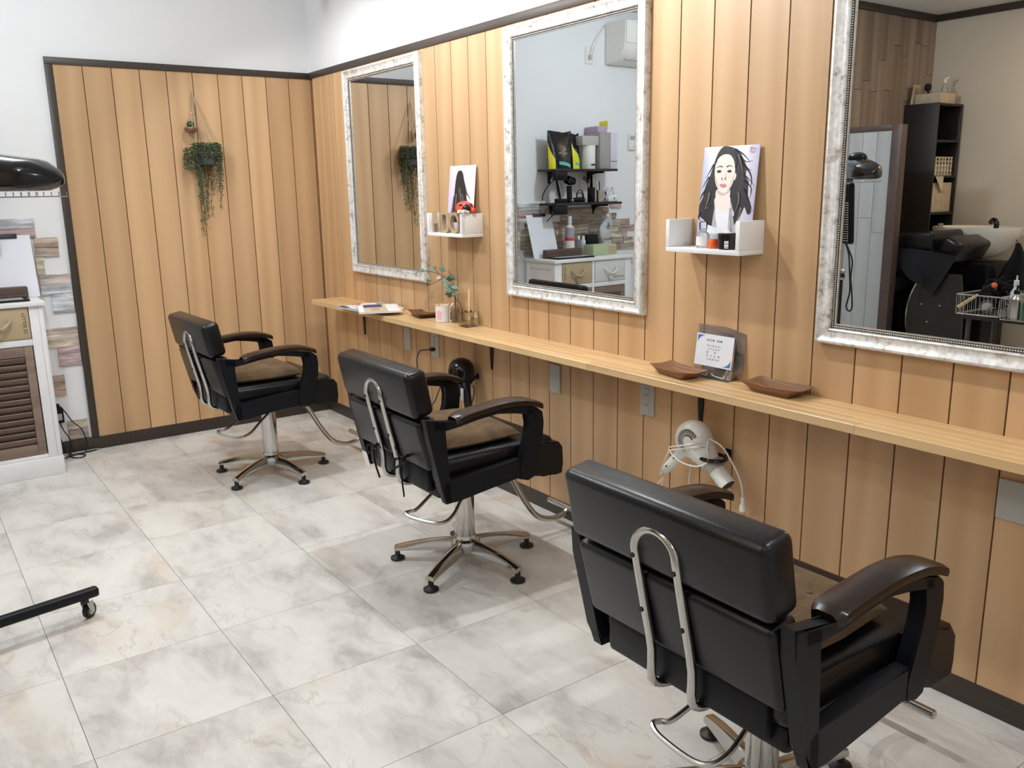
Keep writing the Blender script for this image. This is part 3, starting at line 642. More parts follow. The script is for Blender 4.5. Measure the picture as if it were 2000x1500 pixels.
for x, l in ((0.585,'black iron counter bracket below the magazines'),(1.870,'black iron counter bracket above the black hair dryer'),(3.120,'black iron counter bracket above the white hair dryer')): bracket(x,l)
def plate(x, z, label, kind, w=0.070, h=0.120, cat='outlet'):
    t = thing('outlet_plate' if kind=='outlet' else 'blank_plate', label, cat, (x,-0.0122,z))
    MB().box((-w/2,-.007,-h/2),(w/2,0,h/2),0.003,seg=3).build('plate', MT['plate'], t)
    if kind == 'outlet':
        MB().box((-.0125,-.0085,-.048),(.0125,-.0068,.048),0.001).build('insert', MT['plate'], t)
        for dz in (.019,-.019):
            for dx in (-.006,.006): MB().box((dx-.001,-.0088,dz-.0045),(dx+.001,-.0084,dz+.0045)).build('slot', MT['dark_slot'], t)
        MB().box((-.011,-.0088,.040),(.011,-.0084,.0415)).build('slot', MT['dark_slot'], t)
    return t
plate(2.866,0.607,'grey two-socket outlet plate under the counter left of the white dryer','outlet')
plate(2.329,0.594,'blank grey wall plate under the counter, left of the two-socket outlet','blank',cat='plate')
plate(0.985,0.600,'blank grey wall plate under the counter behind the middle chair','blank',cat='plate') if False else plate(1.085,0.600,'blank grey wall plate under the counter beneath the dark tray','blank',cat='plate')
plate(1.37,0.602,'grey outlet plate with a black plug in it','outlet')
plate(4.155,0.590,'wide grey wall plate under the counter at the right edge','blank',0.116,0.104,cat='plate')
# ------------------------------------------------------------------ U-shaped white wall shelves with posters and small things
def ushelf(x0, x1, label):
    t = thing('wall_shelf', label, 'shelf', (x0,-0.0122,1.153), group='white U-shaped wall shelves')
    W = x1-x0; D = 0.112
    MB().box((0,-D,0),(W,0,0.015),0.0012).build('bottom_board', MT['white_board'], t)
    MB().box((0,-D,0.0152),(0.015,0,0.102),0.0012).build('side_board', MT['white_board'], t)
    MB().box((W-0.015,-D,0.0152),(W,0,0.102),0.0012).build('side_board', MT['white_board'], t)
    return t
ushelf(1.522, 1.820, 'white U-shaped wall shelf holding wooden letters and a red toy')
ushelf(3.045, 3.345, 'white U-shaped wall shelf holding jars and a woman portrait')
SH = 1.1685
def poster(x0, x1, z1, label, prints, lean=0.055):
    h = z1-SH; t = thing('photo_panel', label, 'poster', (x0,-0.050,SH))
    t.rotation_euler = (-math.atan2(0.032,h)*0.95, 0, 0)
    W = x1-x0
    MB().box((0,-0.002,0),(W,0.0,h),0.0003).build('panel', prints[0][1], t)
    dy = 0.0022
    for (name, m, polys) in [(p[0],p[1],p[2]) for p in prints[1:]]:
        b = MB()
        for pl in polys:
            vs = [b.bm.verts.new((u*W, -dy, (1-v)*h)) for u, v in pl]
            f = b.bm.faces.new(vs)
        bmesh.ops.triangulate(b.bm, faces=b.bm.faces[:])
        o = link(name, b.mesh(name, m, None), t); 
        for p in o.data.polygons: p.use_smooth = False
        dy += 0.0002
    return t
def uvA(X, Y):
    l = 568-(Y-105)*0.0467; r = 1215-(Y-65)*0.053; u = (X-l)/(r-l); v = (Y-(105-40*u))/1190.0
    return (min(max(u,0.0),1.0), min(max(v,0.0),1.0))
def cA(pts, sm=4): 
    P = smooth_path([(x,y,0) for x,y in pts], sm, True); return [uvA(p.x,p.y) for p in P]
def lash(pts, w, sm=5, uv=uvA):
    P = smooth_path([(x,y,0) for x,y in pts], sm); L=[]; R=[]; n=len(P)
    for i,p in enumerate(P):
        tn = (P[min(i+1,n-1)]-P[max(i-1,0)]); tn.normalize(); q = Vector((-tn.y,tn.x,0)); ww = w*(1-0.85*i/(n-1))
        L.append(p+q*ww); R.append(p-q*ww)
    return [uv(p.x,p.y) for p in L+R[::-1]]
def grad_mat(name, stops):
    m, n, l, b = nt(name); setp(b, rough=0.35)
    tc = n.new('ShaderNodeTexCoord'); sp = n.new('ShaderNodeSeparateXYZ'); l.new(tc.outputs['Generated'], sp.inputs[0])
    r = ramp(n, stops); l.new(sp.outputs[0], r.inputs[0]); l.new(r.outputs[0], b.inputs['Base Color']); return m
SKIN = mat('print_skin', (0.85,0.74,0.70), 0.4, 0.02); SKIN2 = mat('print_skin_shade', (0.66,0.49,0.43), 0.4, 0.03)
HAIR = mat('print_hair', (0.022,0.018,0.020), 0.35, 0.5, 40, stretch=(6,1,0.6)); HAIRL = mat('print_hair_light', (0.13,0.105,0.10), 0.35, 0.2)
LIP = mat('print_lip', (0.58,0.23,0.23), 0.4, 0.03); TOP = mat('print_top', (0.80,0.80,0.86), 0.4, 0.02); BROW = mat('print_brow', (0.12,0.08,0.07), 0.4, 0.1)
PINKLOGO = mat('print_logo', (0.55,0.30,0.38), 0.4, 0.05)
bgA = grad_mat('print_studio', [(0.0,(0.42,0.44,0.62)),(0.18,(0.66,0.67,0.82)),(0.5,(0.82,0.81,0.90)),(0.8,(0.68,0.66,0.80)),(1.0,(0.48,0.46,0.62))])
hair = cA([(790,98),(850,90),(930,112),(1000,170),(1045,250),(1075,330),(1070,420),(1110,500),(1085,600),(1130,720),(1150,830),(1110,860),(1075,780),(1040,860),(985,960),(935,1080),(905,1095),(880,1040),(900,940),(820,900),(760,960),(790,1040),(735,1085),(680,1040),(610,975),(545,920),(530,820),(575,700),(600,570),(650,440),(690,300),(735,170)])
strA = [lash(p,w) for p,w in [([(930,120),(1030,180),(1110,260)],14),([(960,160),(1060,260),(1145,250)],10),([(980,190),(1080,330),(1130,360)],12),([(1000,260),(1110,380),(1140,480),(1130,540)],14),([(1040,400),(1120,470),(1175,540)],9),([(1050,470),(1140,560),(1130,680)],10),([(1060,560),(1120,700),(1165,820)],12),([(640,450),(600,520),(560,600)],10),([(600,620),(560,680),(535,760)],14),([(690,300),(640,400),(600,470)],9),([(700,1010),(760,1040),(820,990)],12),([(620,960),(700,1060),(790,1050)],10),([(930,940),(870,1010),(890,1095)],12),([(560,880),(530,940),(560,985)],12)]]
white_top = cA([(735,690),(890,660),(925,800),(960,880),(900,960),(900,1060),(960,1100),(1010,1240),(640,1240),(640,1030),(760,1045),(735,900),(722,780)])
neck = cA([(742,600),(890,580),(900,700),(920,790),(860,830),(790,840),(735,800),(735,720)])
neck_sh = cA([(745,610),(885,590),(885,625),(815,668),(755,645)])
face = cA([(735,245),(795,190),(875,186),(925,245),(946,340),(944,440),(915,545),(865,615),(815,634),(765,600),(722,515),(708,400),(714,310)])
ear = cA([(940,400),(962,410),(960,450),(942,480)])
hairline = cA([(725,290),(740,225),(800,186),(880,184),(930,240),(948,340),(965,250),(930,160),(850,120),(760,160),(715,240)])
brow = [lash([(800,330),(765,322),(728,345)],9), lash([(848,328),(885,312),(925,330)],9)]
eye = [cA([(735,383),(760,368),(790,378),(770,398),(745,398)]), cA([(858,378),(885,362),(910,372),(895,390),(868,392)])]
nose = [lash([(797,455),(800,478),(812,482)],6), lash([(840,452),(838,474),(826,482)],6)]
nosesh = [cA([(845,395),(852,440),(842,470),(834,440)])]
lip = [cA([(774,545),(800,526),(816,532),(832,524),(858,543),(835,565),(800,566)])]
cheek = [cA([(935,430),(910,540),(868,608),(900,520),(920,450)]), cA([(712,430),(728,505),(768,592),(745,500)])]
logo = [lash(p,6) for p in ([(1110,130),(1120,95),(1145,100),(1150,125)],[(1140,120),(1165,105),(1175,125)],[(1105,148),(1140,140),(1182,142)],[(1125,155),(1160,150)])]
hl = [lash(p,w) for p,w in [([(660,640),(640,760),(600,860)],16),([(1000,620),(1010,730),(960,880)],14),([(980,180),(1030,330),(1050,480)],10),([(620,800),(640,830),(670,760)],12),([(1040,790),(1020,880),(990,960)],16)]]
poster(3.107, 3.324, 1.478, 'poster of a woman with long windblown black hair', [('panel',bgA),('hair_print',HAIR,[hair]+strA),('top_print',TOP,[white_top]),('neck_print',SKIN,[neck,ear]),('shade_print',SKIN2,[neck_sh]),('face_print',SKIN,[face]),('cheek_print',mat('print_cheek',(0.72,0.55,0.49),0.4,0.02),cheek+nosesh),('hairline_print',HAIR,[hairline]),('brow_print',BROW,brow+nose),('eye_print',mat('print_eye',(0.02,0.015,0.015),0.4,0.0),eye),('lip_print',LIP,lip),('hair_light_print',HAIRL,hl),('logo_print',PINKLOGO,logo)])
def uvB(X, Y): return (min(max((X-478)/415,0.0),1.0), min(max((Y-205+ (X-478)*0.05)/960,0.0),1.0))
def cB(pts): return [uvB(p.x,p.y) for p in smooth_path([(x,y,0) for x,y in pts],4,True)]
bgB = grad_mat('print_lilac', [(0.0,(0.62,0.55,0.78)),(0.4,(0.70,0.66,0.86)),(1.0,(0.80,0.79,0.90))])
hb = cB([(640,268),(675,272),(705,330),(728,440),(760,560),(775,660),(760,760),(770,900),(760,1000),(560,1000),(575,850),(572,700),(578,520),(590,370),(612,290)])
sb = [lash(p,w,5,uvB) for p,w in [([(730,560),(790,610),(845,680)],16),([(735,640),(800,720),(855,800)],18),([(745,720),(800,800),(830,870)],16),([(590,640),(560,800),(520,980)],30),([(600,760),(560,900),(500,1000)],20),([(700,380),(760,540),(800,620)],14)]]
hlb = [lash(p,w,5,uvB) for p,w in [([(650,520),(690,700),(700,900)],14),([(610,600),(600,800),(590,960)],10),([(700,600),(740,760),(750,950)],10)]]
lgb = [lash(p,4,5,uvB) for p in ([(830,225),(850,245),(865,225)],[(815,270),(845,265),(875,272)],[(820,282),(860,280)])]
poster(1.575, 1.790, 1.465, 'lilac poster of long dark hair seen from behind', [('panel',bgB),('strand_print',HAIRL,sb),('hair_print',HAIR,[hb]),('hair_light_print',HAIRL,hlb),('logo_print',MT['grey_print'],lgb)])
# wooden letters H D O
def letter(ch, x, y, rz, label):
    me = text_mesh(ch, 0.118, MT['mdf'], 0.010); bm = bmesh.new(); bm.from_mesh(me)
    xs = [v.co.x for v in bm.verts]; ys = [v.co.y for v in bm.verts]; w = max(xs)-min(xs); h = max(ys)-min(ys); mx = (max(xs)+min(xs))/2; my = min(ys)
    for v in bm.verts: v.co = Vector(((v.co.x-mx)*0.070/w, -v.co.z, (v.co.y-my)*0.092/h))
    bm.to_mesh(me); bm.free()
    o = link('wooden_letter', me, None, (x,y,SH), (0,0,rz)); tag(o, label, 'letter', 'wooden letters on the shelf'); return o
letter('H',1.580,-0.098,0.02,'standing brown wooden letter H on the white shelf')
letter('D',1.652,-0.096,0.0,'standing brown wooden letter D between H and O')
letter('O',1.730,-0.100,0.10,'standing brown wooden letter O on the white shelf')
# red and black glossy toy at the end of the shelf
t = thing('toy_figure', 'small red and black glossy toy with white feet on the shelf end', 'toy', (1.775,-0.078,1.2553))
MB().lathe([(0.004,-0.002),(0.026,0.0),(0.038,0.012),(0.040,0.028),(0.032,0.044),(0.014,0.053),(0.001,0.055)],seg=24).build('body', MT['red'], t)
MB().ball((0.033,-0.012,0.022),(0.020,0.018,0.019)).build('head', MT['black_gloss'], t)
for a in (0.5,1.6,2.8,4.0,5.2): MB().ball((0.030*math.cos(a),0.030*math.sin(a),0.036),(0.010,0.010,0.006),u=10,v=6).build('spot', MT['black_gloss'], t)
MB().ball((0.052,0.010,0.014),(0.014,0.012,0.012)).build('tail', MT['red'], t)
for dx, dy in ((0.022,-0.046),(0.048,-0.040)):
    MB().tube(smooth_path([(dx,dy+0.03,0.006),(dx+.006,dy,0.012),(dx+.010,dy-.006,0.004)],4),0.006,8).build('foot', MT['white_print'], t)
for k in range(3): MB().tube(smooth_path([(0.046+k*.006,-0.026,0.010),(0.052+k*.008,-0.046,0.012),(0.056+k*.010,-0.0565,-0.010),(0.050+k*.013,-0.0575,-0.045-0.012*k)],5),0.0008,5).build('whisker', MT['grey_print'], t)
# jars on the right shelf
t = thing('glass_bottle', 'small clear bottle with white label on the right shelf', 'bottle', (3.168,-0.085,SH))
MB().lathe([(0.019,0.0),(0.020,0.004),(0.020,0.040),(0.016,0.047),(0.011,0.050),(0.011,0.060)],seg=24).build('body', MT['clear_bottle'], t)
MB().lathe([(0.0125,0.056),(0.0125,0.078),(0.008,0.082)],seg=24).build('cap', MT['glass'], t)
MB().grid(lambda u,v:Vector((0.0206*math.cos(-2.9+u*2.4),0.0206*math.sin(-2.9+u*2.4),0.008+v*0.028)),14,2).build('label', MT['white_print'], t)
t = thing('orange_jar', 'small clear-lidded orange jar beside the black jar', 'jar', (3.211,-0.085,SH))
MB().lathe([(0.0155,0.0),(0.0165,0.002),(0.0165,0.027),(0.0155,0.0285)],seg=24).build('body', MT['orange'], t)
MB().lathe([(0.016,0.0288),(0.0165,0.031),(0.0165,0.043),(0.015,0.045)],seg=24).build('lid', MT['clear_bottle'], t)
t = thing('black_jar', 'squat black cosmetic jar with barcode at the shelf end', 'jar', (3.272,-0.088,SH))
MB().lathe([(0.028,0.0),(0.030,0.002),(0.0305,0.030)],seg=32).build('body', MT['black_gloss'], t)
MB().lathe([(0.031,0.0305),(0.0315,0.032),(0.0315,0.046),(0.029,0.049)],seg=32).build('lid', MT['black_gloss'], t)
b = MB(); 
for k in range(7): b.grid(lambda u,v:Vector((0.0308*math.cos(-1.02+0.0*u),0.0308*math.sin(-1.02),0)) if False else Vector((0.0309*math.cos(-1.25+u*0.42),0.0309*math.sin(-1.25+u*0.42),0.004+k*0.0034+v*(0.0016+0.0009*(k%3)))),6,2)
b.build('barcode', MT['white_print'], t)
# ------------------------------------------------------------------ things on the counter
CT = 0.7483
def tray(cx, cy, hx, hy, rz, m, label, h=0.030, skew=0.0):
    """dished rectangular wooden tray with upturned corners"""
    b = MB(); N = 22
    def outer(u, v):   # underside, u around 0..1, v 0 centre..1 rim
        a = 2*math.pi*u; c, s = math.cos(a), math.sin(a); k = (abs(c)**14+abs(s)**14)**(-1/14)
        x, y = c*k, s*k; rr = v
        sl = 0.66+0.34*min(1,max(0,(v-0.5)/0.5)) if v > 0.5 else 0.66*v/0.5
        z = 0.0 if v <= 0.5 else h*((v-0.5)/0.5)**0.8*(0.84+0.20*abs(x*y)**1.5)
        return Vector((x*sl*hx + y*skew*sl, y*sl*hy, z))
    def inner(u, v):
        p = outer(u, 0.5+0.5*v if v > 0 else 0.5); a = 2*math.pi*u; c, s = math.cos(a), math.sin(a); k = (abs(c)**14+abs(s)**14)**(-1/14)
        x, y = c*k, s*k; sl = 0.95*v; z = 0.008 + (h*(0.84+0.20*abs(x*y)**1.5)-0.008)*v**2.6
        return Vector((x*sl*hx + y*skew*sl, y*sl*hy, z))
    b.grid(outer, 64, N, True); b.grid(inner, 64, N, True)
    def rim(u, v): return outer(u,1.0).lerp(inner(u,1.0), v)
    b.grid(rim, 64, 2, True)
    bmesh.ops.remove_doubles(b.bm, verts=b.bm.verts[:], dist=1e-4)
    o = b.build('wooden_tray', m, None, 35, (cx,cy,CT), (0,0,rz)); tag(o, label, 'tray'); return o
tray(3.098,-0.110,0.100,0.050,-0.17,MT['tray'],'brown wooden tray on the counter beside the card stand')
tray(3.460,-0.070,0.102,0.052,-0.02,MT['tray'],'brown wooden tray on the counter, the right-hand one')
tray(1.330,-0.055,0.098,0.058,-0.25,MT['tray_dark'],'dark walnut tray on the counter next to the magazines', 0.026)
# magazines
def mag(cx, cy, z, rz, w, h, th, base, prints, label):
    t = thing('magazine', label, 'magazine', (cx,cy,z), rz, group='magazines on the counter')
    MB().box((-w/2,-h/2,0),(w/2,h/2,th),0.0006).build('pages', MT['white_print'], t)
    MB().box((-w/2-.0008,-h/2-.0008,th),(w/2+.0008,h/2+.0008,th+.0008)).build('cover', base, t)
    for i,(m, (x0,y0,x1,y1)) in enumerate(prints): MB().box((x0*w-w/2,y0*h-h/2,th+.0008),(x1*w-w/2,y1*h-h/2,th+.0010+.0001*i)).build('cover_print', m, t)
NAVY = mat('navy_print',(0.03,0.04,0.22),0.35,0.1); CREAM = mat('cream_print',(0.62,0.54,0.36),0.35,0.15,30); REDP = mat('red_print',(0.55,0.05,0.04),0.35,0.1); SKY = mat('greyblue_print',(0.28,0.33,0.42),0.35,0.3,25); TAN = mat('tan_print',(0.42,0.28,0.17),0.35,0.3,30)
mag(0.87,-0.130,CT,0.10,0.30,0.215,0.006,SKY,[(MT['white_print'],(0.05,0.1,0.95,0.45)),(TAN,(0.1,0.5,0.5,0.9)),(REDP,(0.55,0.6,0.8,0.9)),(MT['dark_print'],(0.05,0.05,0.3,0.2))],'grey-blue magazine at the bottom left of the magazine pile')
mag(0.93,-0.105,CT+0.0078,-0.22,0.30,0.21,0.006,MT['white_print'],[(SKY,(0.05,0.6,0.6,0.95)),(TAN,(0.3,0.1,0.8,0.5)),(REDP,(0.0,0.0,0.12,0.25))],'white magazine in the middle of the magazine pile')
mag(1.06,-0.160,CT+0.0158,-0.40,0.297,0.215,0.007,CREAM,[(MT['white_print'],(0.05,0.68,0.97,0.97)),(NAVY,(0.03,0.16,0.42,0.60)),(CREAM,(0.42,0.2,0.95,0.6)),(MT['white_print'],(0.03,0.02,0.97,0.13)),(REDP,(0.0,0.0,0.10,0.10)),(TAN,(0.55,0.3,0.8,0.5))],'cream and blue magazine on top of the magazine pile')
# candle, bottle with ivy, cube diffuser
t = thing('candle', 'white candle glass with pink label and gold dotted rim', 'candle', (1.556,-0.078,CT))
MB().lathe([(0.030,0.0),(0.033,0.003),(0.0335,0.078),(0.0325,0.0785),(0.0315,0.076),(0.0315,0.060),(0.001,0.060)],seg=36).build('glass_cup', MT['frost'], t)
b = MB(); 
for k in range(20):
    a = 2*math.pi*k/20; b.ico((0.034*math.cos(a),0.034*math.sin(a),0.082),0.0042,1)
b.build('rim_dots', MT['gold'], t, 60)
lab = [(0.0,0.018),(0.35,0.010),(0.7,0.018),(0.7,0.052),(0.35,0.060),(0.0,0.052)]
b = MB(); 
def cyp(u,z): a = -1.40+u; return Vector((0.0342*math.cos(a),0.0342*math.sin(a),z))
for i in range(6):
    u0,u1 = i*0.7/6,(i+1)*0.7/6; f = lambda u: 0.018-0.008*(1-abs(u-.35)/.35); g = lambda u: 0.052+0.008*(1-abs(u-.35)/.35)
    b.poly([cyp(u0,f(u0)),cyp(u1,f(u1)),cyp(u1,g(u1)),cyp(u0,g(u0))])
lb = b.build('label', MT['pink'], t, 60)
t = thing('bottle_vase', 'clear glass bottle holding ivy sprigs beside the candle', 'vase', (1.618,-0.045,CT))
MB().lathe([(0.028,0.0),(0.0305,0.003),(0.0305,0.072),(0.027,0.084),(0.015,0.094),(0.0135,0.112),(0.016,0.116)],seg=32,caps=False).build('glass_body', MT['glass'], t)
MB().lathe([(0.0285,0.003),(0.0285,0.068),(0.0005,0.068)],seg=32).build('water', MT['water'], t)
t = thing('ivy_sprig', 'variegated ivy sprigs leaning left out of the bottle', 'plant', (1.618,-0.045,CT+0.006))
stems = [[(0.0,0,0.0),(0.0,0,0.10),(-0.01,-0.005,0.15),(-0.03,-0.01,0.19),(-0.10,-0.02,0.215),(-0.20,-0.03,0.225),(-0.27,-0.035,0.215),(-0.33,-0.03,0.20)],[(0.006,0,0.0),(0.005,0,0.11),(0.012,-0.008,0.16),(0.0,-0.01,0.20),(-0.03,-0.015,0.235)],[(0.010,0,0.01),(0.0,0,0.10),(0.03,-0.005,0.155),(0.04,-0.01,0.175)],[(-0.06,-0.015,0.205),(-0.13,-0.025,0.175),(-0.20,-0.03,0.155),(-0.195,-0.03,0.19)],[(-0.10,-0.02,0.215),(-0.12,-0.03,0.24),(-0.11,-0.03,0.25)]]
for s in stems: MB().tube(smooth_path(s,5),0.0014,5).build('stem', MT['stem'], t)
MB().tube(smooth_path([(0.0,0,0.105),(0.03,0.005,0.09),(0.055,0.0,0.045),(0.06,-0.005,0.02)],4),0.0016,5).build('stem', MT['stem'], t)
def ivy_mesh(m):
    pts = [(0,-.30),(.28,-.42),(.50,-.18),(.95,-.08),(.52,.18),(.46,.52),(.18,.42),(0,1.0),(-.18,.42),(-.46,.52),(-.52,.18),(-.95,-.08),(-.50,-.18),(-.28,-.42)]
    b = MB(); c = b.bm.verts.new((0,0.05,0.10)); c2 = b.bm.verts.new((0,0.05,0.05))
    V = [b.bm.verts.new((x,y,-.10*(x*x+y*y))) for x,y in pts]; n = len(V)
    W = [b.bm.verts.new((x,y,-.10*(x*x+y*y)-.04)) for x,y in pts]
    for i in range(n):
        b.bm.faces.new((c,V[i],V[(i+1)%n])); b.bm.faces.new((c2,W[(i+1)%n],W[i])); b.bm.faces.new((V[i],W[i],W[(i+1)%n],V[(i+1)%n]))
    return b.mesh('leaf', m, 50)
IV = [ivy_mesh(MT['ivy']), ivy_mesh(MT['ivy_dark']), ivy_mesh(mat('ivy_pale',(0.36,0.42,0.36),0.5,0.35,60))]
rs = random.Random(4)
for (px,pz,s,k) in [(-0.245,0.222,.022,0),(-0.305,0.203,.020,2),(-0.33,0.195,.016,2),(-0.135,0.243,.022,0),(-0.085,0.238,.024,0),(-0.200,0.188,.021,2),(-0.215,0.175,.018,0),(-0.105,0.198,.020,2),(-0.022,0.198,.026,1),(0.0,0.208,.020,0),(-0.040,0.188,.022,0),(0.022,0.170,.026,1),(0.024,0.150,.030,0),(-0.030,0.160,.024,0),(0.045,0.165,.024,0),(-0.008,0.132,.022,1),(0.030,0.135,.020,2),(-0.02,0.118,.018,1)]:
    o = link('leaf', IV[k], t, (px, -0.02+rs.uniform(-.02,.012), pz), (math.radians(70+rs.uniform(-30,25)), rs.uniform(-.6,.6), math.radians(50)+rs.uniform(-.6,.6)), (s,s,s))
t = thing('reed_diffuser', 'square cut-glass diffuser with one reed stick on the counter', 'diffuser', (1.757,-0.062,CT))
MB().box((-.034,-.034,0),(.034,.034,0.066),0.004,seg=2).build('glass_cube', MT['glass_thick'], t)
MB().box((-.029,-.029,0.006),(.029,.029,0.030),0.003).build('perfume', MT['water'], t)
MB().lathe([(0.014,0.066),(0.016,0.068),(0.016,0.073),(0.012,0.075)],seg=20).build('neck', MT['glass'], t)
MB().cyl((0.0,0.004,0.008),(-0.003,0.010,0.168),0.0048,seg=10).build('reed_stick', MT['stick'], t)
# acrylic stand with drink card
t = thing('card_stand', 'clear acrylic stand with a blue and white drink card', 'card stand', (3.200,-0.062,CT), math.radians(1.5))
MB().box((-.074,-.010,0.0),(.074,.050,0.0025),0.0006).build('base', MT['acrylic'], t)
tilt = Matrix.Translation((0,0.008,0.002)) @ Matrix.Rotation(-0.13,4,'X')
MB().box((-.075,-.0012,0.0),(.075,.0012,0.125),0.0006,tilt).build('back_sheet', MT['acrylic'], t)
tl2 = Matrix.Translation((0,0.0315,0.018)) @ Matrix.Rotation(-0.13,4,'X')
MB().box((-.099,-.0012,0.0),(.099,.0012,0.148),0.0006,tl2).build('sleeve', glass('grey_film',(0.92,0.90,0.93),0.05,1.5,0.07), t)
cardm = Matrix.Translation((0,0.004,0.038)) @ Matrix.Rotation(-0.13,4,'X')
card = MB().box((-.0755,-.0004,0.0),(.0755,.0004,0.103),0,cardm).build('card', MT['paper'], t)
for sx, sz in ((-1,1),(1,-1)):
    b = MB(); cx, cz = sx*0.071, 0.0515+sz*0.047; R_ = 0.036
    arc = [(cx-sx*R_*(1-math.sin(a*math.pi/16))*1.0, cz-sz*0.030*(1-math.cos(a*math.pi/16))) for a in range(9)]
    pts = [(cx,cz)] + arc
    vs = [b.bm.verts.new(cardm @ Vector((p[0],-0.0007,p[1]))) for p in pts]; b.bm.faces.new(vs); bmesh.ops.triangulate(b.bm, faces=b.bm.faces[:])
    link('corner_print', b.mesh('corner_print', MT['blue_print'], None), card)
for (txt, x, z, s) in [('お客様用　飲み物',-0.002,0.0835,0.0080),('ブレンドコーヒー',-0.002,0.066,0.0078),('カ フ ェ ラ テ',-0.002,0.055,0.0078),('紅　　　茶',-0.010,0.044,0.0078),('ほ　う　じ　茶',-0.002,0.033,0.0078),('ソフトドリンク',-0.001,0.022,0.0078)]:
    me = text_mesh(txt, s, MT['dark_print'], 0.0, bold=0.00018)
    o = link('lettering', me, card); o.matrix_local = cardm @ Matrix.Translation((x,-0.0006,z)) @ Matrix.Rotation(math.pi/2,4,'X')
b = MB()
for x0,x1,a in ((-.060,-.012,0),(.010,.060,0)):
    b.tube(smooth_path([(x0,-.006,.020),(x0+.004,-.010,.014),(x1-.004,-.010,.010),(x1,-.006,.018)],4),0.0012,6)
b.build('clip_wire', MT['white_plastic'], t)
# ------------------------------------------------------------------ hair dryers under the counter
def ring_holder(c, r, label):
    t = thing('dryer_holder', label, 'holder', c)
    path = [(r*math.cos(a),r*math.sin(a)*0.85,0) for a in [math.pi*2*k/28 for k in range(28)]]
    MB().tube(path,0.007,8,closed=True).build('ring', MT['black_gloss'], t)
    wl = -0.0125-c[1]
    MB().tube(smooth_path([(0.02,r*0.8,0),(0.01,(r+wl)*.5,0.004),(0.0,wl,0.0)],3),0.006,8).build('arm', MT['black_gloss'], t)
    MB().box((-.012,wl-.004,-.014),(.012,wl,.014),0.002).build('wall_plate', MT['black_plastic'], t)
    return t
# white dryer hanging nose-down in its ring
ring_holder((3.245,-0.092,0.497), 0.046, 'black ring holder on the planks carrying the white hair dryer')
t = thing('hair_dryer', 'white hair dryer hanging nose down in a ring under the counter', 'hair dryer', (3.165,-0.095,0.540), group='hair dryers under the counter')
WP = MT['white_plastic']
ax = Vector((0.145,0.0,-0.115)).normalized()          # nozzle direction
fan_n = Vector((0.12,-1.0,0.05)).normalized()       # fan side faces the room
q = Vector((0,0,1)).rotation_difference(fan_n).to_matrix()
body = MB().lathe([(0.001,0.026),(0.0395,0.026),(0.0405,0.034),(0.050,0.031),(0.062,0.018),(0.066,0.0),(0.062,-0.020),(0.048,-0.032),(0.02,-0.036)],(0,0,0),40,q).build('fan_housing', WP, t)
b = MB()
for k in range(36):
    a = 2*math.pi*k/36
    p0 = q @ Vector((0.020*math.cos(a),0.020*math.sin(a),0.0346)); p1 = q @ Vector((0.039*math.cos(a+.22),0.039*math.sin(a+.22),0.0338)); b.tube([p0,p1],0.0011,4)
b.build('intake_grille', WP, body)
MB().lathe([(0.0395,0.0325),(0.0405,0.0352),(0.0425,0.0342)],(0,0,0),36,q,caps=False).build('grille_rim', WP, body)
MB().lathe([(0.039,0.0270),(0.001,0.0272)],(0,0,0),36,q,caps=False).build('intake', MT['dark_slot'], body)
MB().lathe([(0.016,0.0345),(0.017,0.037),(0.001,0.038)],(0,0,0),24,q).build('hub_cap', WP, body)
MB().tube([ax*0.02+Vector((0.0,0,0.01)),ax*0.06,ax*0.09,ax*0.125,ax*0.160],[0.052,0.046,0.034,0.028,0.026],28).build('barrel', WP, t)
nz = MB().tube([ax*0.159,ax*0.165,ax*0.172,ax*0.178,ax*0.192],[0.0275,0.0275,0.0265,0.0275,0.027],28).build('nozzle', WP, t)
MB().tube([ax*0.1921,ax*0.1935],[0.023,0.023],24).build('nozzle_mouth', MT['dark_slot'], nz)
hd = Vector((-0.125,0.0,-0.135)).normalized(); hs = Vector((0,-0.012,-0.01))
hm = MB().tube([hs+hd*0.03,hs+hd*0.07,hs+hd*0.12,hs+hd*0.165,hs+hd*0.172],[0.021,0.0205,0.019,0.0165,0.012],20,flat=0.85).build('handle', WP, t)
for s_ in (0.085,0.135): 
    p = hs+hd*s_+Vector((0,-0.0195,0)); MB().cyl(p,p+Vector((0,-0.002,0)),0.003,seg=10).build('screw', MT['dark_slot'], hm)
lp = hs+hd*0.172
MB().tube([lp+Vector((0.004,0,0.006)),lp+hd*0.025+Vector((0.004,0,.006)),lp+hd*0.03,lp+hd*0.025-Vector((0.006,0,.004)),lp-Vector((0.006,0,.004))],0.0018,6).build('hanging_loop', MT['cord_white'], hm)
LB = MB().tube([ax*0.100,ax*0.132],[0.0325,0.0282],28,caps=False).build('rating_label', MT['grey_box'], t)
cw = MT['cord_white']
MB().tube(smooth_path([lp,lp+Vector((-.02,-.005,-.02)),(-.075,-.050,-.07),(-.058,-.052,-.044),(-.02,-.056,-.028),(.03,-.055,-.012),(.062,-.050,-.002),(.070,-.020,-.004)],6),0.0026,7).build('cord', cw, t)
MB().tube(smooth_path([(.072,-.010,.012),(.085,-.030,-.010),(.095,-.035,-.045),(.06,-.050,-.068),(.0,-.056,-.068),(-.045,-.054,-.052),(-.062,-.050,-.034),(-.035,-.055,-.022),(.0,-.060,-.010),(.040,-.055,.004),(.068,-.030,.010)],6),0.0026,7).build('cord', cw, t)
MB().tube(smooth_path([(.070,-.005,.02),(.11,.01,0.0),(.145,.02,-.045),(.175,.02,-.085),(.19,.02,-.12),(.195,.02,-.150)],6),0.0030,7).build('cord', cw, t)
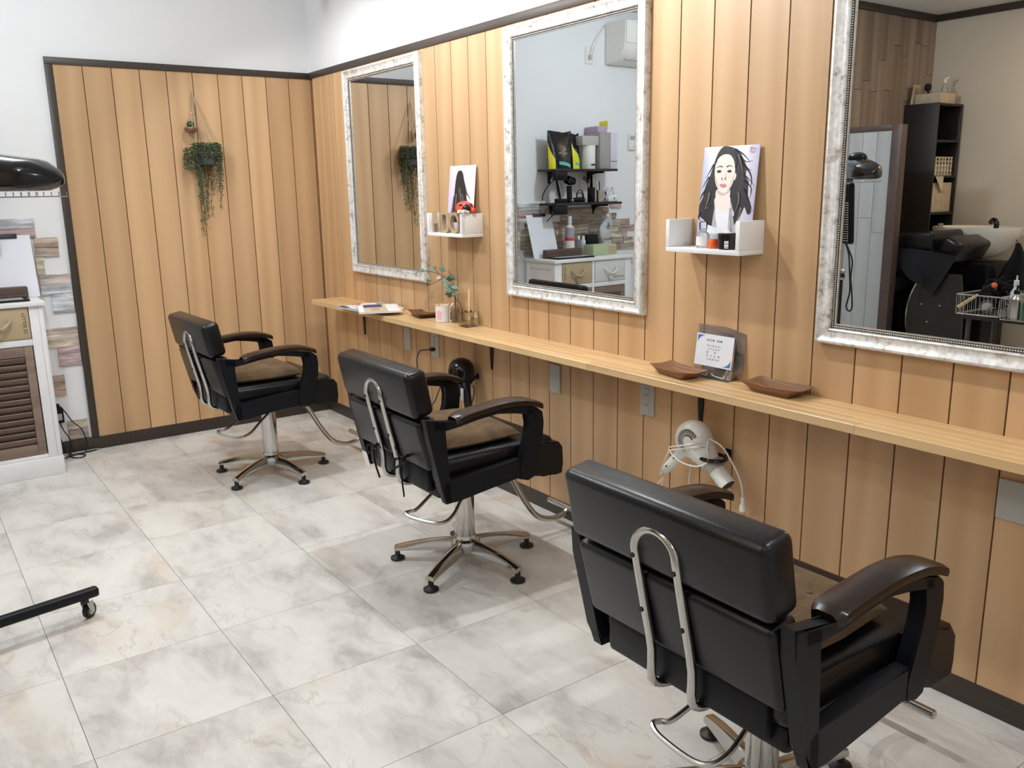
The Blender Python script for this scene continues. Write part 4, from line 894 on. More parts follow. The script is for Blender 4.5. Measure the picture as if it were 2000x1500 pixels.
pl = MB().cyl((.195,.02,-.150),(.197,.02,-.173),0.0062,0.0070,seg=12).cyl((.197,.02,-.173),(.1985,.02,-.197),0.0105,0.0125,seg=14,bev=0.002).build('plug', WP, t)
for dx in (-.005,.005): MB().box((.1985+dx-.0012,.0175,-.213),(.1985+dx+.0012,.0225,-.196)).build('prong', MT['steel'], pl)
MB().tube(smooth_path([(-.115,-.02,-.16),(-.15,-.015,-.20),(-.185,.0,-.27),(-.20,.01,-.34),(-.17,.02,-.40),(-.11,.02,-.40),(-.02,.02,-.34),(.03,.02,-.30),(.10,.025,-.22),(.14,.028,-.14)],6),0.0028,7).build('cord', cw, t)
MB().tube(smooth_path([(-.118,-.02,-.165),(-.128,-.015,-.22),(-.125,.0,-.30),(-.08,.015,-.36),(-.01,.015,-.33),(-.02,.015,-.24),(-.03,.015,-.17),(-.018,.01,-.09)],6),0.0028,7).build('cord', cw, t)
# black dryer standing in its ring
ring_holder((1.745,-0.095,0.505), 0.050, 'black ring holder on the planks carrying the black hair dryer')
t = thing('hair_dryer', 'black hair dryer with round head in a ring behind the middle chair', 'hair dryer', (1.735,-0.095,0.505), group='hair dryers under the counter')
BG = MT['black_gloss']
MB().lathe([(0.05,-0.012),(0.062,-0.008),(0.064,0.004),(0.061,0.010),(0.062,0.040),(0.056,0.066),(0.040,0.086),(0.018,0.096),(0.001,0.098)],seg=36).build('head', BG, t)
MB().lathe([(0.066,-0.004),(0.0675,0.0),(0.066,0.005)],seg=36,caps=False).build('head_rim', MT['black_plastic'], t)
MB().tube([(0,0,-0.01),(-0.005,0,-0.045),(-0.012,0,-0.075)],[0.052,0.036,0.028],24).build('nozzle', BG, t)
hh = MB().tube(smooth_path([(0.030,-0.005,-0.005),(0.058,-0.015,-0.04),(0.080,-0.02,-0.10),(0.098,-0.022,-0.15),(0.102,-0.022,-0.158)],4),[0.028]*5+[0.024]*6+[0.021]*5+[0.012],18,flat=0.8).build('handle', MT['black_plastic'], t)
MB().box((0.062,-0.0475,-0.085),(0.082,-0.0415,-0.028),0.002, Matrix.Rotation(0.0,4,'Y')).build('sticker', MT['grey_box'], hh)
MB().tube(smooth_path([(0.100,-.02,-.155),(0.11,-.02,-.10),(0.118,-.01,-.05),(0.10,.0,-.02),(0.06,.02,-.03)],5),0.003,7).build('cord', MT['cord_black'], t)
t = thing('dryer_cable', 'thin black cable plugged into the outlet behind the middle chair', 'cable', (1.37,-0.021,0.583))
MB().box((-.011,-.022,-.009),(.011,0.0,.009),0.003).build('plug', MT['cord_black'], t)
MB().tube(smooth_path([(0,-.020,0),(-.015,-.045,-.001),(-.045,-.058,-.010),(-.075,-.058,-.05),(-.090,-.050,-.11),(-.097,-.045,-.18),(-.08,-.04,-.26),(-.03,-.035,-.30),(.04,-.035,-.26),(.09,-.04,-.20),(.15,-.045,-.13),(.21,-.05,-.085)],7),0.0030,7).build('cord', MT['cord_black'], t)
# ------------------------------------------------------------------ hanging planters on the back wall
t = thing('hanging_planter', 'small tin pot of trailing green string plant hung on the back wall', 'plant', (0.075,-0.700,1.89))
def hp(y,z,x=0.0): return (x, y+0.700, z-1.89)
MB().lathe([(0.040,0.0),(0.043,0.002),(0.060,0.085),(0.062,0.088),(0.058,0.088),(0.050,0.07),(0.001,0.07)],(0.0,0.038,1.515-1.89),28).build('pot', MT['tin'], t)
for dy,dx in ((-0.055,0.0),(0.055,0.0),(0.0,0.055)):
    MB().tube([(0-0.05,0.0,0.01),(dx*1.0,0.038+dy,1.605-1.89)],0.0028,6).build('rope', MT['rope'], t)
MB().tube(smooth_path([(-0.072,-0.03,0.150),(-0.068,-0.015,0.08),(-0.06,0.0,0.0)],4),0.0016,6).build('hanging_string', MT['rope'], t)
rs = random.Random(9); b = MB(); sb_ = MB()
def leafblob(b, p, s):
    d = Vector((rs.uniform(-1,1),rs.uniform(-1,1),rs.uniform(-1,.4))).normalized(); e = d.orthogonal().normalized(); e.rotate(Matrix.Rotation(rs.uniform(0,6.28),3,d))
    a = Vector(p); n = d.cross(e)
    V = [b.bm.verts.new(a), b.bm.verts.new(a+d*s*.5+e*s*.42+n*s*.12), b.bm.verts.new(a+d*s), b.bm.verts.new(a+d*s*.5-e*s*.42+n*s*.12)]
    b.bm.faces.new(V)
for k in range(34):
    a = 2*math.pi*k/34+rs.uniform(-.1,.1); y0, x0 = 0.038+0.058*math.cos(a), 0.058*math.sin(a)
    left = y0 < 0.02
    L = rs.uniform(0.25,0.46) if left else rs.choice([0.12,0.2,0.34,0.42])
    if -0.035 < y0-0.03 < 0.05 and x0 > 0: L = rs.uniform(0.0,0.015)
    if y0 > 0.085: L = rs.uniform(0.15,0.30)
    pts = [(x0*0.7,0.038+(y0-0.038)*0.7,-0.275),(x0*1.1,0.038+(y0-0.038)*1.12,-0.270),(x0*1.25,0.038+(y0-.038)*1.3,-0.32)]
    yy_ = 0.038+(y0-.038)*1.3
    for s_ in range(1,6):
        pts.append((x0*1.2+rs.uniform(-.006,.006), yy_ + (0.0 if left else -0.012*s_*0.4)+rs.uniform(-.007,.007)+ (0.012*s_ if left and s_<3 else 0.012*2 if left else 0), -0.32-L*s_/5))
    pts = [(max(p[0],-0.058),p[1],p[2]) for p in pts]
    sp = smooth_path(pts,6); sb_.tube(sp,0.0011,4)
    for i, p in enumerate(sp):
        f = i/len(sp)
        for _ in range(max(1,int(5*(1-f)**0.8))): leafblob(b, p+Vector((rs.uniform(-.008,.010),rs.uniform(-.010,.010),rs.uniform(-.010,.010))), rs.uniform(.007,.012))
for k in range(300):
    a = rs.uniform(0,6.28); r = 0.062*math.sqrt(rs.random()); leafblob(b, (r*math.cos(a),0.038+r*1.15*math.sin(a),-0.285+rs.uniform(0,0.030)*(1-r/0.08)), rs.uniform(.008,.013))
for k in range(420):
    f = rs.random(); leafblob(b, (rs.uniform(-.05,.05),-0.062+rs.uniform(-.018,.018),-0.285-0.115*f), rs.uniform(.008,.013))
o = b.build('foliage', MT['leaf'], t, None); o['kind'] = 'stuff'
o = sb_.build('trailing_stems', MT['leaf'], t, 60); o['kind'] = 'stuff'
t = thing('air_plant_globe', 'small green cactus ball in a wooden hanging cup on the back wall', 'plant', (0.06,-0.732,1.715))
MB().ball((0,0.0,0.012),(0.020,0.020,0.019)).build('cactus', MT['ivy_dark'], t)
MB().lathe([(0.010,-0.032),(0.028,-0.026),(0.036,-0.010),(0.034,-0.002),(0.030,-0.002),(0.026,-0.016),(0.001,-0.02)],seg=28).build('cup', MT['tray'], t)
for dy,dx in ((-0.033,0),(0.033,0),(0,0.033)): MB().tube([(dx,dy,-0.004),(-0.01,0.012,0.09),(-0.046,0.030,0.17)],0.0016,5).build('rope', MT['rope'], t)
MB().ico((0.006,0.010,0.072),0.005,2).build('bead', MT['stick'], t)
# ------------------------------------------------------------------ white cabinet against the back wall
CX, CY0, CY1, CZ = 0.355, -2.312, -1.603, 0.868
t = thing('cabinet', 'white cabinet with linen drawers and brown louvred doors by the back wall', 'cabinet', (0.02,CY1,0))
def cb(name, x0,y0,z0,x1,y1,z1,m,bev=0.002,par=None): return MB().box((x0-0.02,y0-CY1,z0),(x1-0.02,y1-CY1,z1),bev).build(name, m, par or t)
WPt = MT['white_paint']
cb('top_board',0.02,CY0-0.012,0.846,CX+0.014,CY1+0.014,CZ,WPt,0.004)
cb('base',0.02,CY0-0.006,0.0,CX+0.010,CY1+0.006,0.092,WPt,0.003)
sd = cb('side_panel',0.02,CY1-0.018,0.0925,CX,CY1,0.8455,WPt)
cb('side_stile',CX-0.05,CY1+0.0002,0.0925,CX,CY1+0.004,0.8455,WPt,0.001,t); cb('side_stile',0.02,CY1+0.0002,0.0925,0.07,CY1+0.004,0.8455,WPt,0.001,t)
cb('side_stile',0.0705,CY1+0.0002,0.80,CX-0.0505,CY1+0.004,0.8455,WPt,0.001,t); cb('side_stile',0.0705,CY1+0.0002,0.0925,CX-0.0505,CY1+0.004,0.15,WPt,0.001,t)
cb('side_panel',0.02,CY0,0.0925,CX,CY0+0.018,0.8455,WPt); cb('back_panel',0.02,CY0+0.0185,0.0925,0.03,CY1-0.0185,0.8455,WPt)
cb('front_post',CX-0.03,CY1-0.058,0.0925,CX,CY1-0.0185,0.8455,WPt); cb('front_post',CX-0.03,CY0+0.0185,0.0925,CX,CY0+0.052,0.8455,WPt)
cb('front_post',CX-0.03,-1.960,0.0925,CX,-1.940,0.8455,WPt); cb('front_rail',CX-0.03,CY0+0.0525,0.658,CX-0.001,-1.9605,0.690,WPt); cb('front_rail',CX-0.03,-1.9395,0.658,CX-0.001,CY1-0.0585,0.690,WPt)
cb('front_rail',CX-0.03,CY0+0.0525,0.0925,CX-0.001,-1.9605,0.112,WPt); cb('front_rail',CX-0.03,-1.9395,0.0925,CX-0.001,CY1-0.0585,0.112,WPt)
for (ya, yb, m, rope, lab) in ((-1.9385,-1.663,MT['kraft'],MT['rope'],'linen drawer'),(-2.259,-1.9615,MT['drawer_white'],MT['rope_white'],'white fabric drawer')):
    d = cb('drawer',0.05,ya+0.002,0.692,CX+0.003,yb-0.002,0.843,m,0.003); d['label'] = lab
    yc = (ya+yb)/2
    def L(x,y,z): return (x-0.02,y-CY1,z)
    h = MB().tube(smooth_path([L(CX+.004,yc-.055,.79),L(CX+.018,yc-.05,.775),L(CX+.028,yc-.022,.755),L(CX+.030,yc+.0,.750),L(CX+.028,yc+.022,.755),L(CX+.018,yc+.05,.775),L(CX+.004,yc+.055,.79)],5),0.007,8).build('rope_handle', rope, d)
    MB().ball(L(CX+.012,yc,.725),(.010,.022,.026),u=12,v=8).build('rope_knot', rope, d)
    me = text_mesh('LETTER 01', 0.022, MT['dark_print'], 0.0); o = link('lettering', me, d)
    if m == MT['kraft']: o.matrix_local = Matrix.Translation(L(CX+.0035,yb-.024,.768)) @ Matrix.Rotation(math.pi/2,4,'Z') @ Matrix.Rotation(math.pi/2,4,'X') @ Matrix.Rotation(-math.pi/2,4,'Z')
    else: o.matrix_local = Matrix.Translation(L(CX+.0035,ya+.07,.718)) @ Matrix.Rotation(math.pi/2,4,'Z') @ Matrix.Rotation(math.pi/2,4,'X')
for (ya, yb) in ((-1.9385,-1.663),(-2.259,-1.9615)):
    LV = MT['louvre']
    door = cb('louvred_door',CX-0.022,ya+0.003,0.114,CX-0.001,ya+0.040,0.655,LV,0.002)
    cb('stile',CX-0.022,yb-0.040,0.114,CX-0.001,yb-0.003,0.655,LV,0.002,door)
    cb('rail',CX-0.022,ya+0.0405,0.606,CX-0.001,yb-0.0405,0.655,LV,0.002,door); cb('rail',CX-0.022,ya+0.0405,0.114,CX-0.001,yb-0.0405,0.165,LV,0.002,door)
    w = (yb-ya)-0.083
    sl = MB().box((-.0028,-w/2,-.019),(.0028,w/2,.019),0.001,Matrix.Rotation(math.radians(35),4,'Y'),seg=1).mesh('slat', LV, 30)
    for k in range(13): link('slat', sl, door, (CX-0.012-0.02,(ya+yb)/2-CY1,0.184+k*0.0335))
    cb('door_back',CX-0.034,ya+0.0405,0.165,CX-0.030,yb-0.0405,0.606,MT['dark_slot'],0.0,door)
# things standing on the cabinet
CT2 = CZ+0.0005
t = thing('clipboard', 'white paper on a clipboard leaning on the wall above the cabinet', 'clipboard', (0.150,-1.690,CT2))
lm = Matrix.Rotation(-math.atan2(0.095,0.30),4,'Y')
MB().box((-.003,-.113,0),(.001,.113,0.318),0.001,lm).build('board', MT['white_plastic'], t)
MB().box((.0012,-.108,0.004),(.0022,.108,0.312),0,lm).build('paper', MT['paper'], t)
MB().box((.0024,-.055,0.302),(.012,.055,0.324),0.002,lm).build('clip', MT['black_iron'], t)
b = MB()
for k in range(12): b.box((.00225,-.095,0.05+k*.019),(.0024,.095,0.0508+k*.019),0,lm)
b.build('ruled_lines', MT['pale'], t)
t = thing('document_case', 'brown case with dotted edge standing behind the black tablet', 'case', (0.20,-1.80,CT2))
MB().box((-.03,-.165,0),(.015,.165,0.062),0.006).build('case', MT['brown_case'], t)
b = MB()
for k in range(26): b.ico((.0155,-.150+k*.012,0.020),.0016,1)
b.build('stitching', MT['white_print'], t)
t = thing('tablet', 'black flat tablet lying on the cabinet top in front', 'tablet', (0.275,-1.80,CT2))
MB().box((-.055,-.185,0),(.055,.155,0.011),0.003).build('body', MT['black_gloss'], t)
MB().box((-.045,-.165,0.0112),(.045,.13,0.0118),0).build('screen', MT['grey_print'], t)
t = thing('dye_bottle', 'white conical bottle with violet and red label on the cabinet', 'bottle', (0.12,-1.925,CT2))
MB().lathe([(0.036,0.0),(0.040,0.004),(0.034,0.12),(0.031,0.20),(0.027,0.215),(0.014,0.225),(0.014,0.235)],seg=28).build('body', MT['white_plastic'], t)
MB().lathe([(0.0165,0.2355),(0.0165,0.285),(0.012,0.288)],seg=24).build('cap', MT['pale'], t)
MB().lathe([(0.0335,0.135),(0.0318,0.205)],seg=28,caps=False).build('label', MT['slate'], t)
MB().lathe([(0.0346,0.112),(0.0337,0.134)],seg=28,caps=False).build('label_band', MT['red'], t)
for i,(y,c,l) in enumerate(((-2.018,'pale','small pale-capped bottle left of the pair on the cabinet'),(-2.062,'slate','small violet bottle right of the pair on the cabinet'))):
    t = thing('small_bottle', l, 'bottle', (0.11,y,CT2), group='small bottles on the cabinet')
    MB().lathe([(0.018,0),(0.019,0.002),(0.019,0.105),(0.011,0.115)],seg=20).build('body', MT['clear_bottle' if i==0 else 'pale'], t); MB().lathe([(0.012,0.1155),(0.012,0.140),(0.010,0.142)],seg=20).build('cap', MT['white_plastic'], t)
t = thing('black_box', 'black box half hidden behind the green tissue box', 'box', (0.09,-2.14,CT2))
MB().box((-.04,-.055,0),(.04,.055,0.14),0.004).build('body', MT['black_plastic'], t); MB().box((-.035,-.05,0.1402),(.035,.05,0.146),0.002).build('lid', MT['black_iron'], t)
t = thing('tissue_box', 'pale green printed tissue box on the cabinet', 'box', (0.20,-2.150,CT2))
MB().box((-.055,-.115,0),(.055,.115,0.078),0.002).build('box', MT['green_box'], t)
MB().box((.0552,-.112,0.012),(.0556,-.03,0.066)).build('printed_panel', MT['kraft'], t); MB().box((-.015,-.06,0.0782),(.015,.06,0.0788)).build('opening', MT['white_print'], t)
t = thing('wire_basket', 'small white wire basket holding papers at the cabinet end', 'basket', (0.12,-2.262,CT2))
for z in (0.01,0.05,0.11):
    MB().tube([(-.05,-.038,z),(.05,-.038,z),(.05,.038,z),(-.05,.038,z)],0.0018,6,closed=True).build('hoop', MT['black_iron'], t)
for k in range(7):
    y = -.036+.012*k; MB().tube([(.05,y,0.0),(.052,y,.11)],0.0014,5).build('wire', MT['black_iron'], t)
MB().box((-.03,-.034,0.002),(.04,.034,0.098),0.002).build('paper_stack', MT['white_print'], t)
t = thing('plastic_bag', 'clear plastic bag marked 6 standing in the wire basket', 'bag', (0.12,-2.262,CT2+0.1000))
MB().grid(lambda u,v: Vector(((0.020+0.012*math.sin(v*3.1))*math.cos(2*math.pi*u), (0.040+0.022*math.sin(v*2.6))*math.sin(2*math.pi*u)*(1-0.75*v**4)-0.03*v+0.006*math.sin(v*9+u*12), v*0.175)),24,12,True).build('bag', MT['poly'], t, 40)
MB().lathe([(0.010,0.155),(0.012,0.16),(0.012,0.19),(0.009,0.195)],(0,-0.03,0),16).build('cap', MT['white_plastic'], t)
me = text_mesh('6', 0.07, MT['dark_print'], 0.0); o = link('lettering', me, t); o.matrix_local = Matrix.Translation((0.036,-0.008,0.105)) @ Matrix.Rotation(math.pi/2,4,'Z') @ Matrix.Rotation(math.pi/2,4,'X')
# ------------------------------------------------------------------ two dark shelves above the cabinet
def wshelf(y0, y1, z, label):
    t = thing('dark_wall_shelf', label, 'shelf', (0.001,y1,z), group='dark shelves above the cabinet')
    W = y1-y0
    MB().box((0,-W,-.016),(0.20,0,0),0.001).build('board', MT['espresso'], t)
    for y in (-0.10,-W+0.12):
        b = MB(); b.box((0,y-.009,-.10),(.012,y+.009,-.0165),0.001); b.box((0.012,y-.009,-.03),(.175,y+.009,-.0165),0.001)
        b.prism([(.012,-.03),(.10,-.03),(.06,-.036),(.03,-.052),(.016,-.075),(.012,-.095)], lambda a,c:(a,y-.006,c), lambda a,c:(a,y+.006,c)); b.build('bracket', MT['black_iron'], t)
    return t
wshelf(-2.317,-1.726,1.486,'upper dark wall shelf holding black and yellow pouches')
wshelf(-2.363,-1.735,1.250,'lower dark wall shelf holding combs and a mug')
for z, l in ((1.469,'black power strip under the upper dark shelf'),(1.233,'black power strip under the lower dark shelf')):
    t = thing('power_strip', l, 'power strip', (0.185,-1.76,z)); MB().box((-.02,-.085,-.062),(.012,.03,0),0.004).build('body', MT['black_plastic'], t)
    MB().tube(smooth_path([(-.02,.0,-.05),(-.10,.005,-.10),(-.165,.0,-.16),(-.17,.0,-.30 if z<1.3 else -.20)],5),0.004,6).build('cable', MT['cord_black'], t)
S1, S2 = 1.4865, 1.2505
def pouch(y, w, h, x, label, flip=False):
    t = thing('refill_pouch', label, 'pouch', (x,y,S1), group='refill pouches on the upper shelf')
    def f(u,v,m=0.0):
        a = 2*math.pi*u; th = 0.036*(1-v**1.6)+0.003; return Vector((th*math.cos(a)*(1+m), w/2*(0.90+0.10*v)*math.copysign(abs(math.sin(a))**0.6,math.sin(a))*(1+m*.4), v*h + 0.008*math.sin(u*11)*v))
    MB().grid(lambda u,v: f(u,v), 36, 14, True).build('foil_body', MT['foil'], t, 50)
    s = -1 if flip else 1
    MB().grid(lambda u,v: f(0.07+0.17*u if s>0 else -0.10+0.20*u, v*(0.25+0.48*u), 0.03), 8, 8).build('yellow_print', MT['yellow'], t, 50)
    MB().grid(lambda u,v: f(-0.14+0.16*u, 0.02+0.10*u+0.09*v, 0.035), 8, 3).build('teal_print', MT['teal'], t, 50)
    MB().grid(lambda u,v: f(-0.06+0.08*u, 0.42+0.015*v, 0.035), 6, 3).build('teal_print', MT['teal'], t, 50)
pouch(-1.838,0.215,0.255,0.11,'large black and yellow foil pouch on the upper dark shelf')
pouch(-1.992,0.092,0.245,0.085,'narrow black and yellow foil pouch beside the white tub',True)
t = thing('white_tub', 'white cylindrical tub on the upper shelf under a small box', 'tub', (0.130,-2.092,S1))
MB().lathe([(0.050,0),(0.052,0.003),(0.052,0.150)],seg=32).build('body', MT['white_plastic'], t); MB().lathe([(0.053,0.1502),(0.053,0.162),(0.05,0.164)],seg=32).build('lid', MT['white_plastic'], t)
MB().grid(lambda u,v:Vector((0.0525*math.cos(-.6+u*.9),0.0525*math.sin(-.6+u*.9),0.022+v*.014)),10,2).build('label_band', MT['dark_print'], t)
t = thing('carton', 'small grey carton lying on the white tub', 'box', (0.125,-2.080,S1+0.1642)); MB().box((-.045,-.085,0),(.045,.075,0.066),0.002).build('box', MT['grey_box'], t); MB().box((-.0452,-.0856,0.001),(.0452,-.0852,.065)).build('end_label', MT['white_print'], t)
t = thing('file_box', 'tall grey file box on the upper dark shelf', 'file', (0.095,-2.207,S1))
MB().box((-.09,-.050,0),(.09,.050,0.255),0.002).build('box', MT['file'], t); MB().box((-.085,-.046,0.2552),(.06,.046,0.30),0.004).build('papers', MT['slate'], t); MB().box((-.03,-.0515,.28),(.06,-.0465,.34),0.001,Matrix.Rotation(0.0,4,'X')).build('yellow_tab', MT['yellow'], t)
for i in range(3):
    t = thing('slim_box', ['lilac slim carton next to the grey file box','lilac slim carton in the middle of three','lilac slim carton at the end of the upper shelf'][i], 'box', (0.11,-2.2715-i*0.022,S1), group='lilac slim cartons on the upper shelf'); MB().box((-.075,-.0105,0),(.075,.0105,0.258),0.0015).build('box', MT['lilac'], t); MB().box((.0752,-.008,.05),(.0756,.008,.056)).build('print', MT['dark_print'], t)
# lower shelf
t = thing('hair_iron', 'silver and black hair iron standing on the lower dark shelf', 'hair iron', (0.11,-1.845,S2))
MB().box((-.03,-.05,0),(.03,.03,.03),0.004).build('stand', MT['black_plastic'], t); MB().tube([(0,0,.03),(0,.012,.09),(0,.026,.16)],[.010,.014,.010],14).build('plate_arm', MT['steel'], t); MB().tube([(.012,.01,.03),(.01,.024,.10),(.008,.04,.165)],[.009,.011,.008],14).build('handle', MT['black_plastic'], t)
t = thing('hair_dryer', 'black hair dryer standing on the lower dark shelf', 'hair dryer', (0.11,-1.935,S2))
MB().tube([(0,0,0.0),(0,.004,.06),(0,.006,.12)],[.018,.021,.020],18).build('handle', MT['black_gloss'], t); MB().tube([(0,.03,.165),(0,.005,.155),(0,-.04,.150)],[.030,.032,.024],20).build('barrel', MT['black_gloss'], t)
t = thing('clipper', 'black and silver clipper lying on the lower dark shelf', 'clipper', (0.12,-2.01,S2)); MB().tube([(0,.05,.018),(0,0,.02),(0,-.05,.018)],[.014,.018,.014],16).build('body', MT['black_plastic'], t); MB().ball((.0,.06,.016),(.012,.014,.012)).build('blade', MT['steel'], t)
t = thing('glass_jar', 'clear glass jar on the lower dark shelf', 'jar', (0.08,-2.055,S2)); MB().lathe([(.028,0),(.030,.003),(.030,.06),(.026,.066),(.027,.072)],seg=24,caps=False).build('glass', MT['glass'], t); MB().ball((0,0,.075),(.020,.020,.014)).build('lid', MT['glass'], t)
t = thing('comb_cup', 'black cup with combs and scissors on the lower dark shelf', 'cup', (0.115,-2.135,S2)); MB().lathe([(.026,0),(.028,.003),(.029,.105),(.026,.105),(.025,.01),(.001,.01)],seg=24).build('cup', MT['black_plastic'], t)
for k,(dy,h) in enumerate(((-.012,.20),(.004,.19),(.014,.17))): MB().box((-.002,dy-.010,.012),(.002,dy+.010,h),0.001,Matrix.Rotation(dy*6,4,'X')).build('comb', MT['black_iron'], t)
MB().tube(smooth_path([(.01,.01,.02),(.012,.05,.14),(.012,.085,.165),(.012,.075,.18),(.012,.045,.15)],4),.004,6).build('scissors', MT['black_iron'], t)
t = thing('mug', 'silver mug with black handle on the lower dark shelf', 'mug', (0.12,-2.215,S2)); MB().lathe([(.030,0),(.032,.002),(.032,.085),(.029,.085),(.028,.006),(.001,.006)],seg=28).build('cup', MT['steel'], t); MB().tube(smooth_path([(0,-.031,.07),(0,-.056,.066),(0,-.060,.04),(0,-.052,.02),(0,-.031,.016)],4),.005,8).build('handle', MT['black_plastic'], t)
for k in range(2): MB().tube([(.0,.0+.01*k,.008),(.004,.012+.02*k,.15)],.004,8).build('pencil', MT['white_plastic'] if k else MT['black_iron'], t)
t = thing('tissue_pack', 'white tissue pack with clear film at the end of the lower shelf', 'tissue', (0.11,-2.312,S2)); MB().box((-.05,-.048,0),(.05,.045,.045),0.006).build('pack', MT['white_plastic'], t)
MB().grid(lambda u,v: Vector((0.04*(1-v*.6)*math.cos(6.283*u)+.006*math.sin(u*25),0.042*(1-v*.5)*math.sin(6.283*u)-.01*v,.045+.055*v+.006*math.sin(u*19))),20,6,True).build('film', MT['poly'], t, 40)
MB().box((.0502,-.012,.012),(.0506,-.006,.034)).build('print', MT['dark_print'], t)
# ------------------------------------------------------------------ air conditioner, its outlet, wall controller
t = thing('air_conditioner', 'white wall air conditioner high on the back wall', 'air conditioner', (0.001,-2.36,2.235))
MB().prism([(0,0),(.10,.004),(.16,.030),(.205,.085),(.222,.14),(.222,.275),(.21,.285),(0,.285)], lambda a,c:(a,0,c), lambda a,c:(a,-.79,c),0.006).build('casing', MT['white_plastic'], t)
MB().box((.2225,-.785,.128),(.2265,-.006,.280),0.002).build('front_panel', MT['white_plastic'], t)
MB().box((.12,-.75,.020),(.17,-.05,.028),0.002,Matrix.Rotation(0,4,'Y')).build('flap', MT['plate'], t)
t = thing('outlet_plate', 'white outlet plate with plug beside the air conditioner', 'outlet', (0.0005,-2.205,2.29)); MB().box((0,-.035,-.06),(.007,.035,.06),0.003).build('plate', MT['white_plastic'], t)
MB().box((.0072,-.012,-.03),(.03,.012,0.0),0.003).build('plug', MT['plate'], t); MB().tube(smooth_path([(.028,0,-.012),(.05,-.0,.02),(.04,-.05,.12),(.02,-.12,.19),(.015,-.15,.22)],6),.003,6).build('cord', MT['cord_white'], t)
t = thing('wall_controller', 'small white wall controller on the back wall', 'controller', (0.0005,-2.635,1.69)); MB().box((0,-.035,-.06),(.016,.035,.06),0.003).build('case', MT['white_plastic'], t); MB().box((.0162,-.025,.015),(.0166,.025,.045)).build('display', MT['grey_print'], t)
# ------------------------------------------------------------------ power adapter by the skirting
t = thing('power_adapter', 'black power adapter with cables low on the wall by the cabinet', 'adapter', (0.0005,-1.552,0.228))
MB().box((0,-.030,-.055),(.007,.030,.055),0.003).build('outlet_plate', MT['white_plastic'], t)
MB().box((.0072,-.022,-.046),(.040,.022,.034),0.004).build('body', MT['black_plastic'], t); MB().box((.0402,-.013,-.030),(.0406,.013,.005)).build('rating_label', MT['grey_print'], t); MB().box((.0072,-.018,.036),(.030,.008,.056),0.003).build('plug', MT['black_plastic'], t)
for pts in ([(.03,.0,-.046),(.035,.012,-.09),(.03,.035,-.14),(.04,.040,-.20),(.06,.02,-.222),(.12,.03,-.223),(.14,.07,-.223),(.10,.09,-.223),(.07,.06,-.223),(.09,.0,-.222)],[(.025,.008,.045),(.035,.030,.01),(.03,.06,-.05),(.03,.10,-.10),(.03,.115,-.18),(.045,.10,-.222),(.06,.04,-.222),(.11,-.01,-.222)],[(.02,-.015,-.046),(.03,-.010,-.12),(.03,.01,-.19),(.06,.03,-.2215),(.05,.12,-.2215),(.04,.17,-.2215)]):
    MB().tube(smooth_path(pts,6),0.0032,6).build('cable', MT['cord_black'], t)
t = thing('cable_cover', 'flat grey cable cover on the floor along the skirting', 'cable cover', (0.034,-1.49,0.0005)); MB().box((-.012,-.09,0),(.012,.11,.008),0.003).build('strip', MT['grey_box'], t)
# ------------------------------------------------------------------ standing hair processor (left edge, also in the near mirror)
t = thing('hair_processor', 'black hair processor on a wheeled stand at the left edge', 'hair processor', (2.175,-2.19,0))
BI, BG = MT['black_iron'], MT['black_gloss']
for k in range(3):
    a = math.radians(100+120*k); d = Vector((math.cos(a),math.sin(a),0)); s = Vector((-d.y,d.x,0))
    m = Matrix((d,s,Vector((0,0,1)))).transposed().to_4x4()
    leg = MB().box((0.02,-.0165,.072),(.43,.0165,.104),0.009,m,seg=3).build('leg', MT['black_plastic'], t)
    c = d*0.385
    fk = MB().cyl((c.x,c.y,.058),(c.x,c.y,.072),.013,seg=14).build('caster_stem', BI, leg)
    e = 0.6
    sd_ = Vector((math.cos(a+e+1.57),math.sin(a+e+1.57),0)); off = Vector((math.cos(a+e),math.sin(a+e),0))*0.016
    for q in (-1,1):
        p = c+off*0.5+sd_*q*.012
        b = MB(); dd = off.normalized()
        pp = [p+Vector((0,0,.060))-dd*.014, p+Vector((0,0,.060))+dd*.014, p+dd*.016+Vector((0,0,.028)), p+dd*.006+Vector((0,0,.020)), p-dd*.004+Vector((0,0,.032))]
        A = [b.bm.verts.new(v) for v in pp]; B_ = [b.bm.verts.new(v+sd_*.002*q) for v in pp]; b.bm.faces.new(A); b.bm.faces.new(B_[::-1])
        for i in range(5): b.bm.faces.new((A[i],B_[i],B_[(i+1)%5],A[(i+1)%5]))
        b.build('caster_fork', MT['plate'], leg)
    wc = c+off+Vector((0,0,.0262)); MB().cyl(wc-sd_*.0095,wc+sd_*.0095,.026,seg=24,bev=.003).build('wheel', BI, leg)
    MB().cyl(wc-sd_*.0105,wc+sd_*.0105,.014,seg=20).build('wheel_hub', MT['plate'], leg)
MB().lathe([(.055,.06),(.06,.065),(.06,.112),(.03,.13)],seg=28).build('hub', MT['black_plastic'], t)
MB().cyl((0,0,.12),(0,0,.86),.020,seg=20).build('lower_pole', BI, t); MB().cyl((0,0,.86),(0,0,1.30),.013,seg=20).build('upper_pole', MT['chrome'], t)
MB().lathe([(.024,.83),(.028,.835),(.028,.88),(.020,.89)],seg=24).build('clamp', MT['steel'], t); MB().cyl((.02,.02,.86),(.06,.06,.86),.012,seg=12,bev=.003).build('clamp_knob', BI, t)
ha = math.radians(45); hd_ = Vector((math.cos(ha),math.sin(ha),0)); hs_ = Vector((-hd_.y,hd_.x,0))
hm_ = Matrix((hd_,hs_,Vector((0,0,1)))).transposed().to_4x4()
